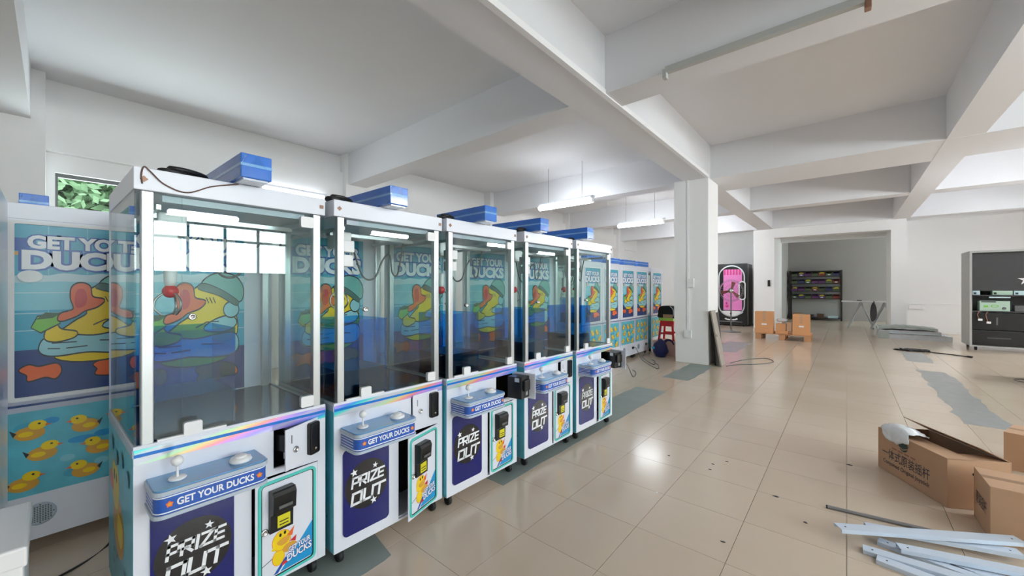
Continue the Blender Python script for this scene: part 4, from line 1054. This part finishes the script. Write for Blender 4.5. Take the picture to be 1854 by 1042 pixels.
# ------------------------------------------------------------------ pedestal fan
t = thing('pedestal_fan', 'tall grey pedestal fan in front of the black game cabinet', 'fan', (-3.0, 15.0, 0))
part('base', MB().lathe([(0.0001, 0.0), (0.30, 0.0), (0.30, 0.015), (0.06, 0.04), (0.03, 0.08), (0.0001, 0.08)], (0, 0, 0), 28), 'fan_grey', t)
part('pole', MB().cyl((0, 0, 0.07), (0, 0, 1.32), 0.022, 10), 'fan_grey', t)
part('knob', MB().ball((0.0, -0.03, 0.62), 0.03, 0, 10, 7), 'black_plastic', t)
hx = Matrix.Translation((0, 0, 1.40)) @ Matrix.Rotation(R(16), 4, 'Z')
def xf(mb, M_): mb.v = [tuple(M_ @ Vector(v)) for v in mb.v]; return mb
part('motor', xf(MB().lathe([(0.0001, 0.2), (0.07, 0.19), (0.09, 0.12), (0.085, 0.02), (0.0001, 0.0)], (0, 0, 0), 16, 'Y'), hx), 'fan_grey', t)
cgm = MB()
for yy, rr_ in ((-0.14, 0.33), (-0.10, 0.37), (-0.03, 0.33), (-0.155, 0.2)):
    cgm.tube([(rr_ * math.cos(2 * math.pi * k / 32), yy, rr_ * math.sin(2 * math.pi * k / 32)) for k in range(32)], 0.005, 5, closed=True)
for k in range(24):
    a_ = 2 * math.pi * k / 24; ca, sa = math.cos(a_), math.sin(a_)
    cgm.tube([(0.06 * ca, -0.16, 0.06 * sa), (0.2 * ca, -0.155, 0.2 * sa), (0.33 * ca, -0.14, 0.33 * sa), (0.37 * ca, -0.10, 0.37 * sa), (0.33 * ca, -0.03, 0.33 * sa)], 0.0025, 4)
part('cage', xf(cgm, hx), 'fan_grey', t)
part('hub_badge', xf(MB().lathe([(0.0001, -0.175), (0.05, -0.17), (0.06, -0.155), (0.0001, -0.155)], (0, 0, 0), 16, 'Y'), hx), 'chrome', t)
for k in range(3):
    a_ = R(80 + 120 * k); bl = MB()
    bl.add([(0.04 * math.cos(a_ - 0.5), -0.10, 0.04 * math.sin(a_ - 0.5)), (0.3 * math.cos(a_ - 0.28), -0.11, 0.3 * math.sin(a_ - 0.28)), (0.31 * math.cos(a_ + 0.12), -0.07, 0.31 * math.sin(a_ + 0.12)), (0.05 * math.cos(a_ + 0.5), -0.07, 0.05 * math.sin(a_ + 0.5))], [(0, 1, 2, 3)])
    b_ = part('blade', xf(bl, hx), 'bin_red', t); s_ = b_.modifiers.new('thick', 'SOLIDIFY'); s_.thickness = 0.006

# ------------------------------------------------------------------ pallet with cartons
t = thing('pallet', 'wooden pallet on the floor carrying cartons, in front of the opening', 'pallet', (-2.06, 13.45, 0))
for k in range(5): part('deck_board', MB().box(0, 0.05 + k * 0.2, 0.15, 1.3, 0.17 + k * 0.2, 0.175), 'pallet_wood', t)
for x in (0.0, 0.58, 1.16): part('stringer', MB().box(x, 0.04, 0.125, x + 0.14, 0.99, 0.15), 'pallet_wood', t)
for x in (0.0, 0.58, 1.16):
    for y in (0.04, 0.45, 0.87): part('block', MB().box(x, y, 0.0, x + 0.14, y + 0.12, 0.125), 'pallet_wood', t, bevel=0.004)
def small_carton(label, loc, sx, sy, sz, rz, m='cardboard_orange', extras=True):
    t = thing('shipping_carton', label, 'carton', loc, R(rz))
    part('body', MB().box(0, 0, 0, sx, sy, sz), m, t, bevel=0.004)
    if extras:
        part('tape', MB().box(sx * 0.42, -0.001, sz * 0.55, sx * 0.58, sy + 0.001, sz + 0.001), 'cardboard', t)
        part('hand_hole', MB().box(sx * 0.36, -0.0015, sz * 0.38, sx * 0.64, 0, sz * 0.45), 'p_white', t)
    return t
small_carton('tallest upright brown carton on the left end of the pallet', (-2.07, 13.5, 0.175), 0.46, 0.4, 0.62, 4)
small_carton('thin upright orange-brown carton on the right end of the pallet', (-1.16, 13.5, 0.175), 0.40, 0.16, 0.58, 3)
small_carton('small flat carton in the middle of the pallet', (-1.56, 13.5, 0.175), 0.3, 0.3, 0.09, 2, extras=False)
small_carton('small cubic carton on top of the flat one on the pallet', (-1.56, 13.52, 0.267), 0.24, 0.24, 0.2, -4, extras=False)
small_carton('pale small carton leaning between the cubic and thin cartons', (-1.3, 13.52, 0.267), 0.12, 0.2, 0.24, 0, m='cardboard', extras=False)
wb = MB(); wb.ball((0, 0, 0.05), 0.1, 0, 16, 10, (1.4, 0.9, 0.5))
rnd = random.Random(4); wb.v = [(x + rnd.uniform(-0.012, 0.012), y + rnd.uniform(-0.012, 0.012), max(0.0, z + rnd.uniform(-0.015, 0.015))) for x, y, z in wb.v]
tag(part('plastic_wrap', wb, 'plastic_bag', loc=(-1.42, 13.66, 0.508)), 'crumpled white plastic wrap on the pallet cartons', 'wrap')

# ------------------------------------------------------------------ storage rack in the opening
RX0, RX1, RY0, RY1 = -2.1, -0.15, 22.95, 23.5
t = thing('storage_rack', 'dark metal storage rack full of coloured bins inside the opening', 'rack', (RX0, RY0, 0))
RW, RD = RX1 - RX0, RY1 - RY0
for x in (0, RW - 0.06):
    for y in (0, RD - 0.06): part('upright', MB().box(x, y, 0, x + 0.06, y + 0.06, 2.3), 'rack_steel', t)
shz = [0.08, 0.98, 1.33, 1.68, 2.02, 2.26]
for z in shz: part('shelf', MB().box(0, 0, z, RW, RD, z + 0.025), 'rack_steel', t)
part('back_sheet', MB().box(0.06, RD - 0.012, 0.1, RW - 0.06, RD, 2.26), 'cabinet_grey', t)
bin_cols = ['bin_green', 'bin_blue', 'bin_green', 'bin_purple', 'bin_purple', 'bin_green', 'bin_red']
rows_ = ['lowest', 'lower', 'upper', 'top']
cn = {'bin_green': 'olive green', 'bin_blue': 'dark blue', 'bin_purple': 'purple', 'bin_red': 'dark red'}
ordn = ['leftmost', 'second from the left', 'third from the left', 'middle', 'third from the right', 'second from the right', 'rightmost']
for r_ in range(4):
    for k in range(7):
        col_ = bin_cols[(k + r_ * 3) % 7] if r_ % 2 else bin_cols[k]
        t2 = thing('parts_bin', '%s parts bin, %s in the %s rack row' % (cn[col_], ordn[k], rows_[r_]), 'bin', (RX0 + 0.09 + k * 0.255, RY0 + 0.03, shz[1 + r_] + 0.025), 0, 'parts bins on the rack')
        bw, bd, bh = 0.235, 0.42, 0.2
        part('tub', MB().box(0, 0, 0, bw, bd, 0.008).box(0, 0, 0.008, 0.008, bd, bh).box(bw - 0.008, 0, 0.008, bw, bd, bh).box(0.008, bd - 0.008, 0.008, bw - 0.008, bd, bh).box(0.008, 0, 0.008, bw - 0.008, 0.008, bh * 0.55), col_, t2)
        if (k + r_) % 3 == 1: part('contents', MB().prism(smooth([(0.02, 0.01), (bw - 0.02, 0.01), (bw - 0.03, bh * 0.75), (bw / 2, bh * 0.9), (0.03, bh * 0.7)]), lambda u, v, w: (u, w, v), 0.02, bd - 0.02), 'bin_yellow', t2)
        part('label_card', MB().box(0.07, -0.003, 0.03, bw - 0.07, 0, 0.075), 'p_cloud' if (k + r_) % 4 == 0 else col_, t2)
for k, (x, w_, h_, m_) in enumerate(((0.15, 0.35, 0.2, 'cardboard'), (0.62, 0.3, 0.14, 'dark_cloth'), (1.05, 0.25, 0.18, 'rack_wood'), (1.45, 0.35, 0.1, 'p_cloud'))):
    t2 = thing('stored_box', ['brown box low on the rack, at the left', 'dark bundle box low on the rack', 'brown wooden box low on the rack', 'flat white box low on the rack, at the right'][k], 'box', (RX0 + x, RY0 + 0.06, shz[0] + 0.025))
    part('body', MB().box(0, 0, 0, w_, 0.35, h_), m_, t2, bevel=0.01); part('lid', MB().box(-0.004, -0.004, h_ - 0.03, w_ + 0.004, 0.354, h_ + 0.004), m_, t2, bevel=0.006)

# ------------------------------------------------------------------ trestle table
t = thing('trestle_table', 'white table top on grey trestles inside the opening', 'table', (-0.15, 19.2, 0))
part('table_top', MB().box(0, 0, 0.97, 1.36, 0.7, 1.01), 'white_plastic', t, bevel=0.004)
for x in (0.55, 1.2):
    tr = part('trestle', MB().box(x - 0.02, 0.05, 0.93, x + 0.02, 0.65, 0.97), 'foam_grey', t)
    for yy in (0.1, 0.6):
        for s in (-1, 1): part('leg', MB().tube([(x, yy, 0.95), (x + s * 0.36, yy, 0.0)], 0.028, 8), 'foam_grey', tr)
t2 = thing('hanging_cloth', 'dark grey cloth hanging from the edge of the white table', 'cloth', (0.62, 19.16, 0.3))
part('cloth', MB().prism(smooth([(0.05, 0.0), (0.14, 0.02), (0.2, 0.2), (0.19, 0.5), (0.12, 0.66), (0.06, 0.6), (0.02, 0.3)]), lambda u, v, w: (u, w, v), 0.0, 0.03), 'dark_cloth', t2, bevel=0.008)
part('tie', MB().box(0.11, 0.0, 0.64, 0.14, 0.03, 0.715), 'dark_cloth', t2)
t2 = thing('hand_tool', 'small grey tool lying on the white table', 'tool', (0.18, 19.3, 1.01))
part('head', MB().box(0, 0, 0, 0.1, 0.06, 0.05), 'foam_grey', t2, bevel=0.01); part('grip', MB().cyl((0.1, 0.03, 0.025), (0.24, 0.05, 0.02), 0.015, 8), 'black_plastic', t2)

# ------------------------------------------------------------------ grey boards stack
def slab_mesh(L_, w_, h_, arch, seed):
    mb = MB(); n = 20; pts = []
    rnd = random.Random(seed)
    top = [(L_ * i / n, h_ + arch * math.sin(math.pi * i / n) + rnd.uniform(-0.008, 0.008)) for i in range(n + 1)]
    bot = [(L_ * i / n, arch * math.sin(math.pi * i / n)) for i in range(n + 1)]
    return mb.prism(bot + top[::-1], lambda u, v, w: (u, w, v), 0, w_)
t = thing('foam_slab', 'thick grey foam slab at the bottom of the pile by the back wall', 'slab', (0.74, 16.0, 0), R(3))
part('slab', slab_mesh(1.48, 0.7, 0.14, 0.0, 1), 'foam_grey', t)
part('end_block', MB().box(0.0, -0.02, 0.0, 0.22, 0.0, 0.22), 'foam_green', t, bevel=0.01)
t = thing('foam_slab', 'middle grey foam slab of the pile by the back wall', 'slab', (0.73, 16.02, 0.152), R(2))
part('slab', slab_mesh(1.28, 0.66, 0.10, 0.0, 2), 'foam_grey', t)
part('wrap_edge', MB().box(0, -0.006, 0.02, 1.26, 0.0, 0.03), 'p_cloud', t)
t = thing('foam_slab', 'bowed greenish foam slab on top of the pile by the back wall', 'slab', (0.70, 16.02, 0.264), R(1))
part('slab', slab_mesh(1.24, 0.62, 0.07, 0.05, 3), 'foam_green', t)
part('wrap_edge', MB().box(0.0, -0.004, 0.0, 0.02, 0.62, 0.08), 'p_cloud', t)

# ------------------------------------------------------------------ cable heap on the floor
pts = []
rnd = random.Random(2)
for k in range(60):
    a_ = k * 0.75
    pts.append((1.22 + 0.2 * math.cos(a_) + rnd.uniform(-0.06, 0.06), 13.2 + 0.13 * math.sin(a_ * 1.1) + rnd.uniform(-0.05, 0.05), 0.012 + 0.035 * (k % 5) / 5))
pts += [(1.5, 13.1, 0.012), (1.7, 13.0, 0.012), (1.9, 12.85, 0.012), (1.98, 12.75, 0.012)]
t = thing('cable_heap', 'tangled heap of black cable on the floor in front of the open cabinet', 'cable', (0, 0, 0))
part('cord', MB().tube(curve3(pts, 3), 0.011, 6), 'cable_black', t)
part('plug', MB().cyl((1.97, 12.76, 0.02), (2.03, 12.7, 0.02), 0.02, 8), 'black_plastic', t)
part('loop', MB().tube(curve3([(1.05, 13.2, 0.012), (0.9, 13.3, 0.012), (0.88, 13.15, 0.012), (1.05, 13.1, 0.012)], 5), 0.011, 6), 'cable_black', t)

# ------------------------------------------------------------------ open electronics cabinet
t = thing('open_cabinet', 'grey cabinet with an open black front full of electronics', 'cabinet', (2.26, 14.35, 0))
CW, CD, CH = 1.25, 0.95, 2.38
cb = MB()
cb.box(0, 0, 0.09, 0.03, CD, CH).box(CW - 0.03, 0, 0.09, CW, CD, CH).box(0.03, 0, CH - 0.03, CW - 0.03, CD, CH).box(0.03, 0, 0.09, CW - 0.03, CD, 0.12).box(0.03, CD - 0.03, 0.12, CW - 0.03, CD, CH - 0.03)
part('carcass', cb, 'cabinet_grey', t)
part('front_edge', MB().box(-0.012, -0.02, 0.09, 0.03, 0, CH).box(0.03, -0.02, CH - 0.05, CW, 0, CH), 'cabinet_grey', t, bevel=0.004)
part('upper_back', MB().box(0.03, 0.10, 1.42, CW - 0.03, 0.13, CH - 0.03), 'cabinet_dark', t)
for z in (1.30, 0.92): part('shelf', MB().box(0.03, 0.03, z, CW - 0.03, CD - 0.05, z + 0.025), 'cabinet_dark', t)
for k, (z0, z1) in enumerate(((0.50, 0.90), (0.13, 0.48))):
    d_ = part('drawer', MB().box(0.035, 0.0, z0, CW - 0.035, 0.6, z1), 'black_plastic', t, bevel=0.006)
    part('drawer_pull', MB().box(0.40, -0.01, z0 + 0.12, 0.43, 0.0, z0 + 0.30) if k == 0 else MB().box(0.27, -0.01, z0 + 0.17, 0.62, 0.0, z0 + 0.19), 'cable_grey', d_)
part('power_strip', MB().box(0.3, 0.02, 1.255, 0.62, 0.05, 1.285), 'p_cloud', t)
part('power_strip', MB().box(0.85, 0.02, 1.255, 1.1, 0.05, 1.285), 'p_cloud', t)
part('painted_reflection', MB().prism([(u, v) for u, v in star(0.86, 1.68, 0.13, 20, 0.35)], lambda u, v, w: (u, 0.10 - w, v), 0.001, 0.004), 'p_white', t, label='painted white reflection on the dark back')  # a reflection on the back, shaped as a white star plate
for x in (0.1, CW - 0.1):
    for y in (0.08, CD - 0.08): part('caster', MB().cyl((x - 0.02, y, 0.045), (x + 0.02, y, 0.045), 0.045, 12), 'rubber', t)
for k, (x, w_) in enumerate(((0.05, 0.12), (0.36, 0.3), (0.68, 0.28), (0.98, 0.2))):
    t2 = thing('circuit_module', ['small', 'wide', 'second wide', 'rightmost'][k] + ' pale circuit module on the upper shelf of the open cabinet', 'module', (2.26 + x, 14.42, 1.325), 0, 'circuit modules in the open cabinet')
    part('case', MB().box(0, 0, 0, w_, 0.2, 0.10), 'psu_green' if k % 2 else 'p_cloud', t2, bevel=0.006)
    part('connector', MB().box(0.02, -0.01, 0.02, 0.06, 0.0, 0.06), 'black_plastic', t2)
t2 = thing('power_supply', 'pale green power supply box on the lower shelf of the open cabinet', 'power supply', (2.42, 14.40, 0.945))
part('case', MB().box(0, 0, 0, 0.46, 0.3, 0.24), 'psu_green', t2, bevel=0.006)
part('green_socket', MB().box(0.06, -0.006, 0.09, 0.13, 0.0, 0.13), 'p_green', t2)
part('green_ring', MB().ring(ell(0.23, 0.12, 0.06, 0.035, 16), ell(0.23, 0.12, 0.045, 0.022, 16), lambda u, v, w: (u, -w, v), 0, 0.005), 'p_green', t2)
part('dark_label', MB().box(0.02, -0.004, 0.205, 0.25, 0.0, 0.23), 'print_dark', t2)
part('dial', MB().cyl((0.37, 0.0, 0.07), (0.37, -0.03, 0.07), 0.03, 10), 'cable_grey', t2)
t2 = thing('control_unit', 'small dark control unit right of the pale green power supply', 'control unit', (2.95, 14.42, 0.945))
part('case', MB().box(0, 0, 0, 0.2, 0.2, 0.14), 'cable_grey', t2, bevel=0.008); part('dome', MB().ball((0.32, 0.08, 0.07), 0.07, 0, 12, 8), 'p_cloud', t2); part('link_bar', MB().box(0.2, 0.05, 0.0, 0.3, 0.1, 0.02), 'black_plastic', t2)
for k, (x, ln_) in enumerate(((0.14, 0.2), (0.27, 0.26), (0.88, 0.24))):
    t2 = thing('wire_plug', ['first', 'second', 'third'][k] + ' loose white wire plug hanging from the shelf of the open cabinet, from the left', 'plug', (2.26 + x, 14.34, 0.93))
    part('wire', MB().tube(curve3([(0, 0, 0), (-0.03, -0.02, -0.08), (0.0, -0.02, -ln_ + 0.03)], 4), 0.008, 6), 'print_brown', t2)
    part('plug_body', MB().box(-0.02, -0.035, -ln_ - 0.02, 0.05, -0.01, -ln_ + 0.03), 'p_white', t2, bevel=0.006)

t = thing('metal_cabinet', 'low grey metal cabinet whose edge shows at the right border', 'cabinet', (2.27, 9.97, 0))
part('body', MB().box(0, 0, 0.03, 0.6, 0.5, 1.14), 'steel', t, bevel=0.004)
part('door', MB().box(0.02, -0.012, 0.06, 0.58, 0, 1.1), 'steel', t, bevel=0.003)
part('plinth', MB().box(0.02, 0.02, 0.0, 0.58, 0.48, 0.03), 'black_plastic', t)
cable('floor_cable', [(2.26, 10.0, 0.006), (2.12, 9.95, 0.006), (2.07, 10.15, 0.006), (2.25, 10.3, 0.006)], 0.006, 'cable_grey', 'short cable end by the cabinet at the right border')

# ------------------------------------------------------------------ scraps on the floor
rnd = random.Random(21)
SCRAP = ['largest dark scrap on the open floor, left of the lettered carton', 'dark scrap nearest the viewer on the open floor', 'single pale scrap on the open floor', 'dark scrap on the floor, one of a close pair, the nearer one',
         'dark scrap on the floor, one of a close pair, the farther one', 'dark scrap on the floor nearest the second to last machine', 'dark scrap on the floor beside the left end of the grey rod', 'dark scrap on the floor at the left corner of the lettered carton', 'dark scrap farthest along the floor, beyond the close pair']
for k, (x, y, s_) in enumerate(((-0.38, 3.35, 0.02), (-0.55, 2.55, 0.012), (-1.05, 2.85, 0.01), (-0.85, 3.5, 0.012), (-0.86, 3.62, 0.012), (-1.2, 3.55, 0.012), (-0.2, 3.1, 0.014), (0.02, 4.35, 0.016), (-0.78, 3.75, 0.01))):
    pts_ = [(x + s_ * rnd.uniform(0.5, 1.4) * math.cos(a_), y + s_ * rnd.uniform(0.3, 0.8) * math.sin(a_)) for a_ in (0.2, 1.2, 2.3, 3.3, 4.4, 5.5)]
    tag(part('floor_scrap', MB().prism(pts_, lambda u, v, w: (u, v, w), 0.0003, 0.003), 'print_dark' if k != 2 else 'p_white'), SCRAP[k], 'scrap', 'scraps on the floor')

# ------------------------------------------------------------------ tree outside the small window
t = thing('tree', 'sunlit green tree seen through the small window at the left', 'tree', (-11.5, 0.8, 0))
part('trunk', MB().tube([(0, 0, -0.5), (0.1, 0.1, 2.0), (0.0, 0.2, 4.0)], 0.16, 8, r_end=0.06), 'bark', t)
rnd = random.Random(31); lf = MB()
for k in range(9000):
    p = Vector((rnd.gauss(0, 0.7), rnd.gauss(-0.2, 1.3), rnd.gauss(3.3, 0.8)))
    d = Vector((rnd.uniform(-1, 1), rnd.uniform(-1, 1), rnd.uniform(-1, 1))).normalized(); e_ = d.orthogonal().normalized()
    s_ = rnd.uniform(0.07, 0.15)
    lf.add([p - d * s_, p + e_ * s_ * 0.5, p + d * s_, p - e_ * s_ * 0.5], [(0, 1, 2, 3)])
o = part('foliage', lf, 'leaf', t); o['kind'] = 'stuff'
